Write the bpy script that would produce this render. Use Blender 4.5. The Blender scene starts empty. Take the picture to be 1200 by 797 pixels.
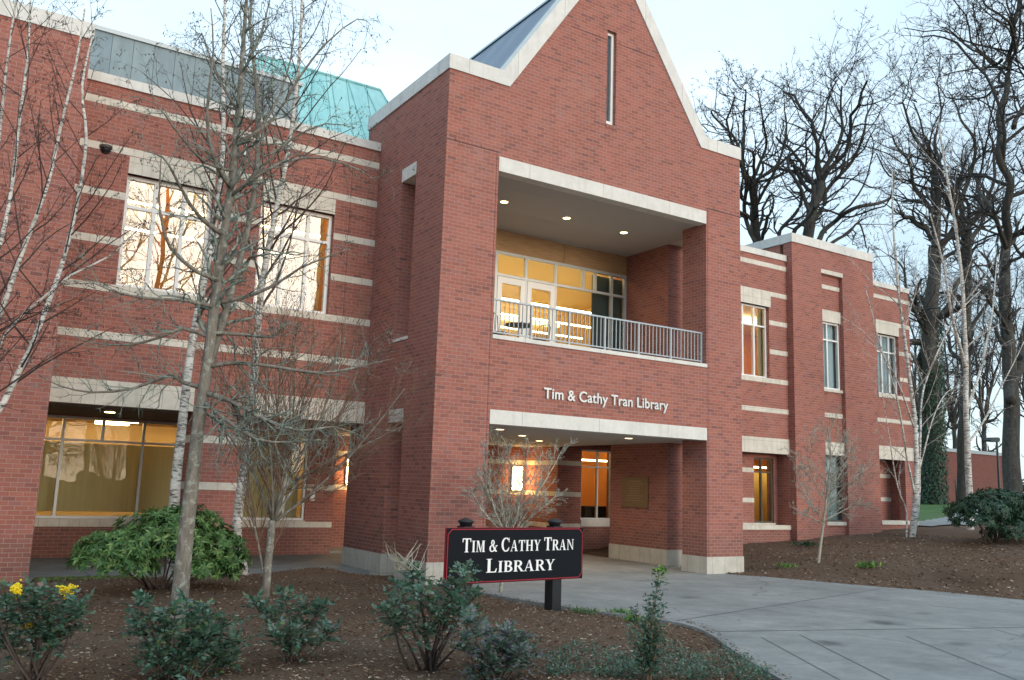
import bpy, math, random
import numpy as np
from mathutils import Vector, Matrix
R = math.radians
scn = bpy.context.scene
col = scn.collection
# ---------------------------------------------------------------- camera
YAW, PITCH, ROLL, FPX, EYE = R(32.5567), R(9.3629), R(1.9152), 1039.05, 1.85
cy_, sy_, cp_, sp_ = math.cos(YAW), math.sin(YAW), math.cos(PITCH), math.sin(PITCH)
fwd = Vector((sy_*cp_, cy_*cp_, sp_)); r0 = Vector((cy_, -sy_, 0)); u0 = r0.cross(fwd)
rgt = math.cos(ROLL)*r0 + math.sin(ROLL)*u0
upv = -math.sin(ROLL)*r0 + math.cos(ROLL)*u0
cam = bpy.data.cameras.new('camera'); camo = bpy.data.objects.new('camera', cam); col.objects.link(camo)
camo.matrix_world = Matrix(((rgt.x, upv.x, -fwd.x, 0), (rgt.y, upv.y, -fwd.y, 0), (rgt.z, upv.z, -fwd.z, EYE), (0, 0, 0, 1)))
cam.sensor_width = 36; cam.lens = 36*FPX/1200; cam.clip_start = 0.05; cam.clip_end = 3000
scn.camera = camo
# ---------------------------------------------------------------- world, sun, exposure
SUN_AZ, SUN_EL = R(170), R(9)
w = bpy.data.worlds.new('World'); scn.world = w; w.use_nodes = True
nt = w.node_tree; bg = nt.nodes['Background']
sky = nt.nodes.new('ShaderNodeTexSky'); sky.sky_type = 'NISHITA'; sky.sun_disc = False
sky.sun_elevation = SUN_EL; sky.sun_rotation = SUN_AZ; sky.air_density = 1.0; sky.dust_density = 1.2; sky.ozone_density = 1.6
# thin high cloud veils the evening sky
tc = nt.nodes.new('ShaderNodeTexCoord'); mp = nt.nodes.new('ShaderNodeMapping'); mp.inputs['Scale'].default_value = (1, 1, 2.6)
nz = nt.nodes.new('ShaderNodeTexNoise'); nz.inputs['Scale'].default_value = 1.6; nz.inputs['Detail'].default_value = 6
cr = nt.nodes.new('ShaderNodeValToRGB'); cr.color_ramp.elements[0].position = .30; cr.color_ramp.elements[1].position = .72
cr.color_ramp.elements[0].color = (.38, .38, .38, 1); cr.color_ramp.elements[1].color = (.80, .80, .80, 1)
mx = nt.nodes.new('ShaderNodeMixRGB'); mx.inputs['Color2'].default_value = (7.3, 9.1, 10.3, 1)
nt.links.new(tc.outputs['Generated'], mp.inputs['Vector']); nt.links.new(mp.outputs['Vector'], nz.inputs['Vector'])
nt.links.new(nz.outputs['Fac'], cr.inputs['Fac']); nt.links.new(cr.outputs['Color'], mx.inputs['Fac'])
nt.links.new(sky.outputs['Color'], mx.inputs['Color1']); nt.links.new(mx.outputs['Color'], bg.inputs['Color'])
bg.inputs['Strength'].default_value = 0.135
sl = bpy.data.lights.new('sun', 'SUN'); sl.energy = 1.0; sl.angle = R(25); sl.color = (1, .86, .72)
so = bpy.data.objects.new('sun', sl); col.objects.link(so)
sd = Vector((math.sin(SUN_AZ)*math.cos(R(24)), math.cos(SUN_AZ)*math.cos(R(24)), math.sin(R(24))))
sd = Vector((math.sin(SUN_AZ)*math.cos(SUN_EL), math.cos(SUN_AZ)*math.cos(SUN_EL), math.sin(SUN_EL)))
so.rotation_euler = sd.to_track_quat('Z', 'Y').to_euler(); so.location = (0, 0, 40)
vs = scn.view_settings; vs.view_transform = 'Standard'; vs.look = 'None'; vs.exposure = 0.50; vs.gamma = 1; vs.use_curve_mapping = False
scn.cycles.max_bounces = 8; scn.cycles.transparent_max_bounces = 12; scn.cycles.caustics_reflective = False; scn.cycles.caustics_refractive = False
scn.cycles.sample_clamp_indirect = 6

# ---------------------------------------------------------------- helpers
def ray(px, py):
    return (px-600)/FPX*rgt - (py-398.5)/FPX*upv + fwd
def at(px, py, Y):
    d = ray(px, py); t = Y/d.y; return Vector((d.x*t, Y, EYE+d.z*t))
def atZ(px, py, z):
    d = ray(px, py); t = (z-EYE)/d.z; return Vector((d.x*t, d.y*t, z))
def atX(px, py, X):
    d = ray(px, py); t = X/d.x; return Vector((X, d.y*t, EYE+d.z*t))

def tag(o, label=None, cat=None, group=None, kind=None):
    if label: o['label'] = label
    if cat: o['category'] = cat
    if group: o['group'] = group
    if kind: o['kind'] = kind
    return o
def empty(name, loc=(0, 0, 0), label=None, cat=None, group=None, rz=0):
    o = bpy.data.objects.new(name, None); col.objects.link(o); o.location = loc; o.rotation_euler.z = rz
    o.empty_display_size = .2
    return tag(o, label, cat, group)
def link_mesh(name, verts, faces, m, parent=None, smooth=False, label=None):
    me = bpy.data.meshes.new(name); me.from_pydata(verts, [], faces); me.update()
    if smooth: me.polygons.foreach_set('use_smooth', [True]*len(me.polygons))
    for q in (m if isinstance(m, (list, tuple)) else [m]): me.materials.append(q)
    o = bpy.data.objects.new(name, me); col.objects.link(o)
    if parent: 
        o.parent = parent
    if label: o['label'] = label
    return o
class MB:
    def __init__(s): s.v = []; s.f = []; s.st = []; s.inw = False
    def piece(s):
        if not s.inw: s.st.append((len(s.v), len(s.f)))
    def add(s, vs_, fs):
        n = len(s.v); s.v += [tuple(v) for v in vs_]; s.f += [tuple(i+n for i in f) for f in fs]; return s
    def box(s, x0, x1, y0, y1, z0, z1):
        if x0 > x1: x0, x1 = x1, x0
        s.piece()
        return s.add([(x0,y0,z0),(x1,y0,z0),(x1,y1,z0),(x0,y1,z0),(x0,y0,z1),(x1,y0,z1),(x1,y1,z1),(x0,y1,z1)],
              [(0,3,2,1),(4,5,6,7),(0,1,5,4),(1,2,6,5),(2,3,7,6),(3,0,4,7)])
    def prism(s, poly, a, b, axis='y'):
        """poly in (u,v); extruded along axis from a to b"""
        n = len(poly); s.piece()
        def mk(u, v, c): return (u, c, v) if axis == 'y' else ((c, u, v) if axis == 'x' else (u, v, c))
        vs_ = [mk(u, v, a) for u, v in poly]+[mk(u, v, b) for u, v in poly]
        fs = [tuple(range(n)), tuple(range(2*n-1, n-1, -1))]+[(i, i+n, (i+1) % n+n, (i+1) % n) for i in range(n)]
        return s.add(vs_, fs)
    def wall(s, axis, c0, c1, u0, u1, z0, z1, holes=()):
        s.piece(); us = sorted({u0, u1, *[min(max(h[k], u0), u1) for h in holes for k in (0, 1)]})
        zs = sorted({z0, z1, *[min(max(h[k], z0), z1) for h in holes for k in (2, 3)]})
        def mk(u, z, c): return (u, c, z) if axis == 'y' else (c, u, z)
        nu, nz_ = len(us)-1, len(zs)-1
        sol = [[not any(h[0] <= (us[i]+us[i+1])/2 <= h[1] and h[2] <= (zs[j]+zs[j+1])/2 <= h[3] for h in holes) for j in range(nz_)] for i in range(nu)]
        for i in range(nu):
            for j in range(nz_):
                if not sol[i][j]: continue
                a, b, c, d = us[i], us[i+1], zs[j], zs[j+1]
                s.add([mk(a,c,c0),mk(b,c,c0),mk(b,d,c0),mk(a,d,c0)], [(0,1,2,3)])
                s.add([mk(a,c,c1),mk(b,c,c1),mk(b,d,c1),mk(a,d,c1)], [(3,2,1,0)])
                if i == 0 or not sol[i-1][j]: s.add([mk(a,c,c0),mk(a,d,c0),mk(a,d,c1),mk(a,c,c1)], [(0,1,2,3)])
                if i == nu-1 or not sol[i+1][j]: s.add([mk(b,c,c0),mk(b,c,c1),mk(b,d,c1),mk(b,d,c0)], [(0,1,2,3)])
                if j == 0 or not sol[i][j-1]: s.add([mk(a,c,c0),mk(a,c,c1),mk(b,c,c1),mk(b,c,c0)], [(0,1,2,3)])
                if j == nz_-1 or not sol[i][j+1]: s.add([mk(a,d,c0),mk(b,d,c0),mk(b,d,c1),mk(a,d,c1)], [(0,1,2,3)])
        return s
    def tube(s, pts, rad, n=8, cap=True):
        s.piece(); pts = [Vector(p) for p in pts]; base = len(s.v); ref = Vector((0.31, .17, .93)).normalized()
        for i, p in enumerate(pts):
            t = (pts[min(i+1, len(pts)-1)]-pts[max(i-1, 0)]).normalized()
            a = t.cross(ref if abs(t.dot(ref)) < .95 else Vector((1, 0, 0))).normalized(); b = t.cross(a)
            r = rad[i] if isinstance(rad, (list, tuple)) else rad
            for k in range(n):
                an = 2*math.pi*k/n; s.v.append(tuple(p+a*math.cos(an)*r+b*math.sin(an)*r))
        for i in range(len(pts)-1):
            for k in range(n):
                A = base+i*n+k; B = base+i*n+(k+1) % n; s.f.append((A, B, B+n, A+n))
        if cap:
            s.f.append(tuple(base+k for k in range(n))[::-1]); s.f.append(tuple(base+(len(pts)-1)*n+k for k in range(n)))
        return s
    def lathe(s, cx, cy, prof, n=20):
        s.piece(); base = len(s.v)
        for r, z in prof:
            for k in range(n): s.v.append((cx+r*math.cos(2*math.pi*k/n), cy+r*math.sin(2*math.pi*k/n), z))
        for i in range(len(prof)-1):
            for k in range(n):
                A = base+i*n+k; B = base+i*n+(k+1) % n; s.f.append((A, B, B+n, A+n))
        s.f.append(tuple(base+k for k in range(n))[::-1]); s.f.append(tuple(base+(len(prof)-1)*n+k for k in range(n)))
        return s
    def split(s, name, m, parent=None, smooth=False):
        st = s.st+[(len(s.v), len(s.f))]; o = None
        for (a, fa), (b_, fb) in zip(st, st[1:]):
            if b_ > a: o = link_mesh(name, s.v[a:b_], [tuple(i-a for i in f) for f in s.f[fa:fb]], m, parent, smooth)
        return o
    def build(s, name, m, parent=None, smooth=False, label=None):
        return link_mesh(name, s.v, s.f, m, parent, smooth, label)

def np_mesh(name, V, F, m, parent=None, smooth=False):
    """V (n,3), F (m,k) all the same size k"""
    me = bpy.data.meshes.new(name); k = F.shape[1]
    me.vertices.add(len(V)); me.vertices.foreach_set('co', V.astype(np.float32).ravel())
    me.loops.add(F.size); me.loops.foreach_set('vertex_index', F.astype(np.int32).ravel())
    me.polygons.add(len(F)); me.polygons.foreach_set('loop_start', np.arange(0, F.size, k, dtype=np.int32))
    try: me.polygons.foreach_set('loop_total', np.full(len(F), k, dtype=np.int32))
    except Exception: pass
    me.update(calc_edges=True)
    if smooth: me.polygons.foreach_set('use_smooth', np.ones(len(F), dtype=bool))
    for q in (m if isinstance(m, (list, tuple)) else [m]): me.materials.append(q)
    o = bpy.data.objects.new(name, me); col.objects.link(o)
    if parent: o.parent = parent
    return o

# ---------------------------------------------------------------- materials
def newmat(name, base=(.5, .5, .5), rough=.8, metal=0., spec=.3):
    m = bpy.data.materials.new(name); m.use_nodes = True; b = m.node_tree.nodes['Principled BSDF']
    b.inputs['Base Color'].default_value = (*base, 1); b.inputs['Roughness'].default_value = rough
    b.inputs['Metallic'].default_value = metal; b.inputs['Specular IOR Level'].default_value = spec
    return m
def N(m, t, **kw):
    n = m.node_tree.nodes.new(t)
    for k, v in kw.items():
        if k in n.inputs: n.inputs[k].default_value = v
        else: setattr(n, k, v)
    return n
def Lk(m, a, b): m.node_tree.links.new(a, b)
def BS(m): return m.node_tree.nodes['Principled BSDF']
def ramp(m, fac, stops):
    r = m.node_tree.nodes.new('ShaderNodeValToRGB'); e = r.color_ramp.elements
    while len(e) < len(stops): e.new(.5)
    for k, (p, c) in enumerate(stops): e[k].position = p; e[k].color = (*c, 1)
    Lk(m, fac, r.inputs['Fac']); return r.outputs['Color']
def mixc(m, fac, a, b, mode='MIX'):
    x = m.node_tree.nodes.new('ShaderNodeMixRGB'); x.blend_type = mode
    for s, v in ((x.inputs['Fac'], fac), (x.inputs['Color1'], a), (x.inputs['Color2'], b)):
        if isinstance(v, (int, float)): s.default_value = v
        elif isinstance(v, tuple): s.default_value = (*v, 1)
        else: Lk(m, v, s)
    return x.outputs['Color']
def noise(m, vec, scale, detail=4, rough=.55):
    n = N(m, 'ShaderNodeTexNoise'); n.inputs['Scale'].default_value = scale; n.inputs['Detail'].default_value = detail; n.inputs['Roughness'].default_value = rough
    if vec is not None: Lk(m, vec, n.inputs['Vector'])
    return n.outputs['Fac']
def bump(m, h, strength=.3, dist=.01):
    b = N(m, 'ShaderNodeBump'); b.inputs['Strength'].default_value = strength; b.inputs['Distance'].default_value = dist
    Lk(m, h, b.inputs['Height']); Lk(m, b.outputs['Normal'], BS(m).inputs['Normal'])
def pos(m): return N(m, 'ShaderNodeNewGeometry').outputs['Position']
def mapping(m, vec, scale=(1, 1, 1), loc=(0, 0, 0), rot=(0, 0, 0)):
    q = N(m, 'ShaderNodeMapping'); q.inputs['Scale'].default_value = scale; q.inputs['Location'].default_value = loc; q.inputs['Rotation'].default_value = rot
    Lk(m, vec, q.inputs['Vector']); return q.outputs['Vector']
def wallvec(m):
    """(u, z) along whichever way a wall face runs"""
    g = N(m, 'ShaderNodeNewGeometry'); sp = N(m, 'ShaderNodeSeparateXYZ'); Lk(m, g.outputs['Position'], sp.inputs[0])
    sn = N(m, 'ShaderNodeSeparateXYZ'); Lk(m, g.outputs['True Normal'], sn.inputs[0])
    ab = N(m, 'ShaderNodeMath', operation='ABSOLUTE'); Lk(m, sn.outputs['X'], ab.inputs[0])
    gt = N(m, 'ShaderNodeMath', operation='GREATER_THAN'); Lk(m, ab.outputs[0], gt.inputs[0]); gt.inputs[1].default_value = .5
    mu = N(m, 'ShaderNodeMix'); mu.data_type = 'FLOAT'; Lk(m, gt.outputs[0], mu.inputs['Factor']); Lk(m, sp.outputs['X'], mu.inputs['A']); Lk(m, sp.outputs['Y'], mu.inputs['B'])
    cb = N(m, 'ShaderNodeCombineXYZ'); Lk(m, mu.outputs['Result'], cb.inputs['X']); Lk(m, sp.outputs['Z'], cb.inputs['Y'])
    return cb.outputs[0], g.outputs['Position']
def brickmat(name, tint=(1, 1, 1)):
    m = newmat(name, rough=.85, spec=.2)
    v, p = wallvec(m)
    b = N(m, 'ShaderNodeTexBrick'); b.offset = .5; b.squash = 1
    b.inputs['Color1'].default_value = (0, 0, 0, 1); b.inputs['Color2'].default_value = (1, 1, 1, 1); b.inputs['Mortar'].default_value = (.5, .5, .5, 1)
    b.inputs['Scale'].default_value = 1; b.inputs['Brick Width'].default_value = .205; b.inputs['Row Height'].default_value = .078
    b.inputs['Mortar Size'].default_value = .005; b.inputs['Mortar Smooth'].default_value = .25; b.inputs['Bias'].default_value = 0
    Lk(m, v, b.inputs['Vector'])
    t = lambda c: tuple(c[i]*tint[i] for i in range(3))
    c = ramp(m, b.outputs['Color'], [(0, t((.205, .092, .080))), (.14, t((.285, .108, .084))), (.5, t((.335, .122, .092))), (.8, t((.38, .145, .11))), (1, t((.29, .130, .115)))])
    big = noise(m, p, .7, 5); c = mixc(m, ramp(m, big, [(.35, (0, 0, 0)), (.7, (.45, .45, .45))]), c, t((.33, .130, .112)))
    fine = noise(m, p, 45, 3); c = mixc(m, .25, c, ramp(m, fine, [(.3, (.25, .25, .25)), (.7, (.8, .8, .8))]), 'OVERLAY')
    st = noise(m, mapping(m, p, (2.6, 2.6, .22)), 1.0, 4); c = mixc(m, ramp(m, st, [(.52, (0, 0, 0)), (.80, (.30, .30, .30))]), c, t((.24, .11, .10)))
    ef = noise(m, mapping(m, p, (1, 1, .8), (3, 9, 2)), .9, 7, .7); c = mixc(m, ramp(m, ef, [(.55, (0, 0, 0)), (.8, (.28, .28, .28))]), c, t((.46, .27, .235)))
    sz = N(m, 'ShaderNodeSeparateXYZ'); Lk(m, p, sz.inputs[0]); dz = N(m, 'ShaderNodeMath', operation='MULTIPLY_ADD'); Lk(m, noise(m, p, 1.6, 5), dz.inputs[0]); dz.inputs[1].default_value = -1.3; Lk(m, sz.outputs['Z'], dz.inputs[2])
    c = mixc(m, ramp(m, dz.outputs[0], [(.0, (.42, .42, .42)), (.35, (0, 0, 0))]), c, t((.17, .095, .08)))
    c = mixc(m, b.outputs['Fac'], c, t((.385, .27, .235)))
    Lk(m, c, BS(m).inputs['Base Color'])
    inv = N(m, 'ShaderNodeMath', operation='SUBTRACT'); inv.inputs[0].default_value = 1; Lk(m, b.outputs['Fac'], inv.inputs[1])
    ad = N(m, 'ShaderNodeMath', operation='MULTIPLY_ADD'); Lk(m, fine, ad.inputs[0]); ad.inputs[1].default_value = .25; Lk(m, inv.outputs[0], ad.inputs[2])
    bump(m, ad.outputs[0], .6, .006)
    return m
def stonemat(name, c0, c1, joint=None, rough=.85):
    m = newmat(name, rough=rough, spec=.2); v, p = wallvec(m)
    n = noise(m, p, 3.2, 8, .7); n2 = noise(m, p, 60, 3)
    c = ramp(m, n, [(.3, c0), (.7, c1)]); c = mixc(m, .25, c, ramp(m, n2, [(.3, (.3, .3, .3)), (.7, (.7, .7, .7))]), 'OVERLAY')
    drip = noise(m, mapping(m, p, (5, 5, .5)), 1.4, 4); c = mixc(m, ramp(m, drip, [(.52, (0, 0, 0)), (.8, (.45, .45, .45))]), c, tuple(.72*a for a in c0))
    h = n2
    if joint:
        b = N(m, 'ShaderNodeTexBrick'); b.offset = joint[3] if len(joint) > 3 else 0
        b.inputs['Scale'].default_value = 1; b.inputs['Brick Width'].default_value = joint[0]; b.inputs['Row Height'].default_value = joint[1]
        b.inputs['Mortar Size'].default_value = joint[2]; b.inputs['Mortar Smooth'].default_value = .1
        Lk(m, v, b.inputs['Vector']); c = mixc(m, b.outputs['Fac'], c, tuple(.55*a for a in c0))
    Lk(m, c, BS(m).inputs['Base Color']); bump(m, h, .35, .004)
    return m
M = {}
M['brick'] = brickmat('brick')
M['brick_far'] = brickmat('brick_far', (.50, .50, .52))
M['stone'] = stonemat('stone', (.56, .525, .46), (.74, .70, .62), (.405, .5, .004))
M['stone_panel'] = stonemat('stone_panel', (.60, .585, .55), (.74, .725, .69), (2.0, 9, .005))
M['coping'] = stonemat('coping', (.60, .595, .57), (.75, .745, .72), (1.2, 9, .005))
M['plinth'] = stonemat('plinth', (.44, .415, .36), (.60, .57, .51), (.405, 9, .004, ))
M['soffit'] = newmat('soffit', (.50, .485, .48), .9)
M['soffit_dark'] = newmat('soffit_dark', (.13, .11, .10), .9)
m = newmat('aluminium', (.62, .66, .68), .45, .1, .5); M['alu'] = m
M['white_frame'] = newmat('white_frame', (.82, .83, .83), .45)
M['dark_frame'] = newmat('dark_frame', (.10, .09, .08), .5)
M['rail'] = newmat('rail', (.36, .40, .44), .45, .3)
def glassmat(name, refl=.10, ior=1.5, tint=(.86, .9, .88)):
    m = bpy.data.materials.new(name); m.use_nodes = True; t = m.node_tree; t.nodes.clear()
    o = t.nodes.new('ShaderNodeOutputMaterial'); mixs = t.nodes.new('ShaderNodeMixShader'); tr = t.nodes.new('ShaderNodeBsdfTransparent'); gl = t.nodes.new('ShaderNodeBsdfGlossy')
    tr.inputs['Color'].default_value = (*tint, 1); gl.inputs['Roughness'].default_value = .015; gl.inputs['Color'].default_value = (.95, .98, 1, 1)
    fr = t.nodes.new('ShaderNodeFresnel'); fr.inputs['IOR'].default_value = ior
    ma = t.nodes.new('ShaderNodeMath'); ma.operation = 'ADD'; ma.use_clamp = True; ma.inputs[1].default_value = refl
    # old glass is never quite flat: the reflection wobbles
    g = t.nodes.new('ShaderNodeNewGeometry'); n = t.nodes.new('ShaderNodeTexNoise'); n.inputs['Scale'].default_value = 1.3; n.inputs['Detail'].default_value = 1
    b = t.nodes.new('ShaderNodeBump'); b.inputs['Strength'].default_value = .12; b.inputs['Distance'].default_value = .05
    t.links.new(g.outputs['Position'], n.inputs['Vector']); t.links.new(n.outputs['Fac'], b.inputs['Height']); t.links.new(b.outputs['Normal'], gl.inputs['Normal'])
    nb = t.nodes.new('ShaderNodeMath'); nb.operation = 'SUBTRACT'; nb.inputs[0].default_value = 1; t.links.new(g.outputs['Backfacing'], nb.inputs[1])
    mm = t.nodes.new('ShaderNodeMath'); mm.operation = 'MULTIPLY'; t.links.new(ma.outputs[0], mm.inputs[0]); t.links.new(nb.outputs[0], mm.inputs[1])
    t.links.new(fr.outputs[0], ma.inputs[0]); t.links.new(mm.outputs[0], mixs.inputs[0]); t.links.new(tr.outputs[0], mixs.inputs[1]); t.links.new(gl.outputs[0], mixs.inputs[2]); t.links.new(mixs.outputs[0], o.inputs[0])
    return m
M['glass'] = glassmat('glass', .0, 1.4)
M['glass_up'] = glassmat('glass_coated', .06, 1.45)
M['glass_mid'] = glassmat('glass_mid', .06, 1.45)
M['glass_low'] = glassmat('glass_low', .0, 1.3)
def emis(name, c, s):
    m = newmat(name, c, .5); b = BS(m); b.inputs['Emission Color'].default_value = (*c, 1); b.inputs['Emission Strength'].default_value = s; return m
M['lamp_warm'] = emis('lamp_warm', (1, .80, .46), 10)
M['lamp_strip'] = emis('lamp_strip', (1, .78, .42), 2.2)
M['lamp_panel'] = emis('lamp_panel', (1, .76, .40), 4.5)
M['lamp_amber'] = emis('lamp_amber', (1, .66, .30), 26)
M['downlight'] = emis('downlight_glow', (1, .74, .36), 5)
M['sconce'] = emis('sconce_glow', (1, .62, .24), 20)
m = newmat('interior_wall', (.78, .60, .34), .9); M['in_wall'] = m
M['in_gold'] = newmat('interior_gold', (.80, .60, .30), .9)
M['in_orange'] = newmat('interior_orange', (.72, .27, .06), .9)
M['in_ceiling'] = newmat('interior_ceiling', (.72, .60, .40), .9)
m = newmat('wood_panel', rough=.6); p = pos(m); c = ramp(m, noise(m, mapping(m, p, (1, 1, 14)), 3, 5), [(.3, (.40, .25, .13)), (.7, (.54, .36, .20))]); Lk(m, c, BS(m).inputs['Base Color']); M['wood'] = m
m = newmat('shade_cloth', (.40, .40, .27), .95)
p = pos(m); c = ramp(m, noise(m, mapping(m, p, (9, 9, .15)), 1.5, 3), [(.3, (.56, .54, .36)), (.7, (.70, .66, .46))]); Lk(m, c, BS(m).inputs['Base Color'])
BS(m).inputs['Transmission Weight'].default_value = 0
t_ = m.node_tree; trl = t_.nodes.new('ShaderNodeBsdfTranslucent'); trl.inputs['Color'].default_value = (.80, .68, .36, 1); ms = t_.nodes.new('ShaderNodeMixShader'); ms.inputs[0].default_value = .35
t_.links.new(BS(m).outputs[0], ms.inputs[1]); t_.links.new(trl.outputs[0], ms.inputs[2]); t_.links.new(ms.outputs[0], t_.nodes['Material Output'].inputs[0]); M['shade'] = m
M['curtain_dark'] = newmat('curtain_dark', (.20, .235, .24), .9)
M['curtain_gold'] = newmat('curtain_gold', (.62, .42, .12), .9)
def seam(name, c0, c1, spacing, axis='X', rough=.5, metal=.2, width=.06):
    m = newmat(name, rough=rough, metal=metal); p = pos(m); sp = N(m, 'ShaderNodeSeparateXYZ'); Lk(m, p, sp.inputs[0])
    d = N(m, 'ShaderNodeMath', operation='DIVIDE'); Lk(m, sp.outputs[axis], d.inputs[0]); d.inputs[1].default_value = spacing
    f = N(m, 'ShaderNodeMath', operation='FRACT'); Lk(m, d.outputs[0], f.inputs[0])
    l = N(m, 'ShaderNodeMath', operation='LESS_THAN'); Lk(m, f.outputs[0], l.inputs[0]); l.inputs[1].default_value = width
    fl = N(m, 'ShaderNodeMath', operation='FLOOR'); Lk(m, d.outputs[0], fl.inputs[0])
    wn = N(m, 'ShaderNodeTexWhiteNoise'); wn.noise_dimensions = '1D'; Lk(m, fl.outputs[0], wn.inputs['W'])
    c = mixc(m, wn.outputs['Value'], c0, c1); c = mixc(m, .4, c, ramp(m, noise(m, mapping(m, p, (3, 3, 1)), 2, 6), [(.3, (.35, .35, .35)), (.7, (.65, .65, .65))]), 'OVERLAY')
    c = mixc(m, l.outputs[0], c, tuple(a*.45 for a in c0)); Lk(m, c, BS(m).inputs['Base Color']); return m
M['metal_panel'] = seam('metal_panel', (.20, .265, .30), (.25, .32, .35), .42, 'X', .6, .0, .03)
M['teal'] = seam('teal_metal', (.27, .58, .61), (.34, .64, .66), .60, 'X', .35, .1, .035)
M['slate'] = seam('roof_metal', (.12, .17, .24), (.17, .23, .31), .34, 'Y', .45, .3, .12)
M['cap'] = newmat('metal_cap', (.34, .38, .40), .4, .4)
M['black'] = newmat('black_paint', (.012, .014, .018), .4, 0, .4)
M['signblack'] = newmat('sign_black', (.006, .008, .012), .6, 0, .12)
M['red'] = newmat('sign_red', (.30, .015, .03), .5)
M['white'] = newmat('sign_white', (.85, .86, .87), .5)
M['letters'] = newmat('letter_metal', (.62, .62, .61), .4, .35)
M['sealant'] = newmat('sealant', (.10, .055, .05), .9)
M['bronze'] = newmat('bronze_plaque', (.21, .15, .095), .5, .4)
M['bronze_txt'] = newmat('bronze_text', (.33, .26, .17), .5, .4)
M['blind'] = newmat('blind', (.34, .41, .45), .9)
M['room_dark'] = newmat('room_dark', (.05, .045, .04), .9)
# concrete
m = newmat('concrete', rough=.8, spec=.25); p = pos(m)
c = ramp(m, noise(m, p, .55, 8, .65), [(.28, (.185, .192, .190)), (.5, (.245, .252, .248)), (.75, (.31, .312, .303))])
c = mixc(m, .5, c, ramp(m, noise(m, mapping(m, p, (1, 1, 1), rot=(0, 0, .5)), 2.3, 8, .75), [(.3, (.3, .3, .3)), (.7, (.7, .7, .7))]), 'OVERLAY')
c = mixc(m, .25, c, ramp(m, noise(m, p, 130, 2), [(.3, (.2, .2, .2)), (.7, (.8, .8, .8))]), 'OVERLAY')
ck = N(m, 'ShaderNodeTexVoronoi', feature='DISTANCE_TO_EDGE'); ck.inputs['Scale'].default_value = .23; wv = N(m, 'ShaderNodeVectorMath', operation='MULTIPLY_ADD'); nn = N(m, 'ShaderNodeTexNoise'); nn.inputs['Scale'].default_value = 1.1; nn.inputs['Detail'].default_value = 6; Lk(m, p, nn.inputs['Vector']); Lk(m, nn.outputs['Color'], wv.inputs[0]); wv.inputs[1].default_value = (1.1, 1.1, 0); Lk(m, p, wv.inputs[2]); Lk(m, wv.outputs[0], ck.inputs['Vector'])
c = mixc(m, ramp(m, ck.outputs['Distance'], [(.0006, (.5, .5, .5)), (.0016, (0, 0, 0))]), c, (.07, .07, .07))
c = mixc(m, .18, c, ramp(m, noise(m, mapping(m, p, (2, 60, 1), rot=(0, 0, .25)), 1.5, 3), [(.35, (.3, .3, .3)), (.65, (.7, .7, .7))]), 'OVERLAY')
vo = N(m, 'ShaderNodeTexVoronoi'); vo.inputs['Scale'].default_value = .42; Lk(m, mapping(m, p, (1, 1.6, 1), rot=(0, 0, .4)), vo.inputs['Vector'])
c = mixc(m, ramp(m, vo.outputs['Distance'], [(.03, (.6, .6, .6)), (.13, (0, 0, 0))]), c, (.07, .075, .08))
for sx_, sy_2, sr_ in ((12.33, 8.61, .34), (9.90, 7.70, .30)):      # two old stains worn into the slab
    dv = N(m, 'ShaderNodeVectorMath', operation='DISTANCE'); Lk(m, p, dv.inputs[0]); dv.inputs[1].default_value = (sx_, sy_2, 0)
    na = N(m, 'ShaderNodeMath', operation='MULTIPLY_ADD'); Lk(m, noise(m, p, 9, 5), na.inputs[0]); na.inputs[1].default_value = .35; Lk(m, dv.outputs['Value'], na.inputs[2])
    c = mixc(m, ramp(m, na.outputs[0], [(.12+sr_*.4, (.75, .75, .75)), (.17+sr_, (0, 0, 0))]), c, (.06, .065, .07))
Lk(m, c, BS(m).inputs['Base Color']); bump(m, noise(m, p, 90, 4), .2, .004); M['concrete'] = m
M['joint'] = newmat('joint', (.10, .105, .105), .9)
# mulch
m = newmat('mulch', rough=.95, spec=.1); p = pos(m)
c = ramp(m, noise(m, mapping(m, p, (1, 2.4, 1), rot=(0, 0, .7)), 34, 6, .8), [(.28, (.020, .014, .010)), (.45, (.115, .068, .044)), (.59, (.20, .13, .088)), (.75, (.34, .265, .20))])
c = mixc(m, ramp(m, noise(m, p, .8, 5), [(.35, (0, 0, 0)), (.7, (.7, .7, .7))]), c, ramp(m, noise(m, p, 50, 4, .8), [(.3, (.075, .052, .040)), (.7, (.25, .19, .15))]))
c = mixc(m, ramp(m, noise(m, mapping(m, p, loc=(7, 3, 0)), .45, 3), [(.50, (0, 0, 0)), (.75, (.5, .5, .5))]), c, (.05, .034, .025))
Lk(m, c, BS(m).inputs['Base Color']); bump(m, noise(m, p, 40, 6, .8), 1.0, .03); M['mulch'] = m
m = newmat('chip', rough=.95, spec=.1); g = N(m, 'ShaderNodeNewGeometry')
c = ramp(m, g.outputs['Random Per Island'], [(0, (.04, .024, .015)), (.3, (.10, .060, .040)), (.6, (.19, .125, .085)), (.85, (.29, .215, .155)), (1, (.46, .40, .32))]); Lk(m, c, BS(m).inputs['Base Color']); M['chip'] = m
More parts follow.
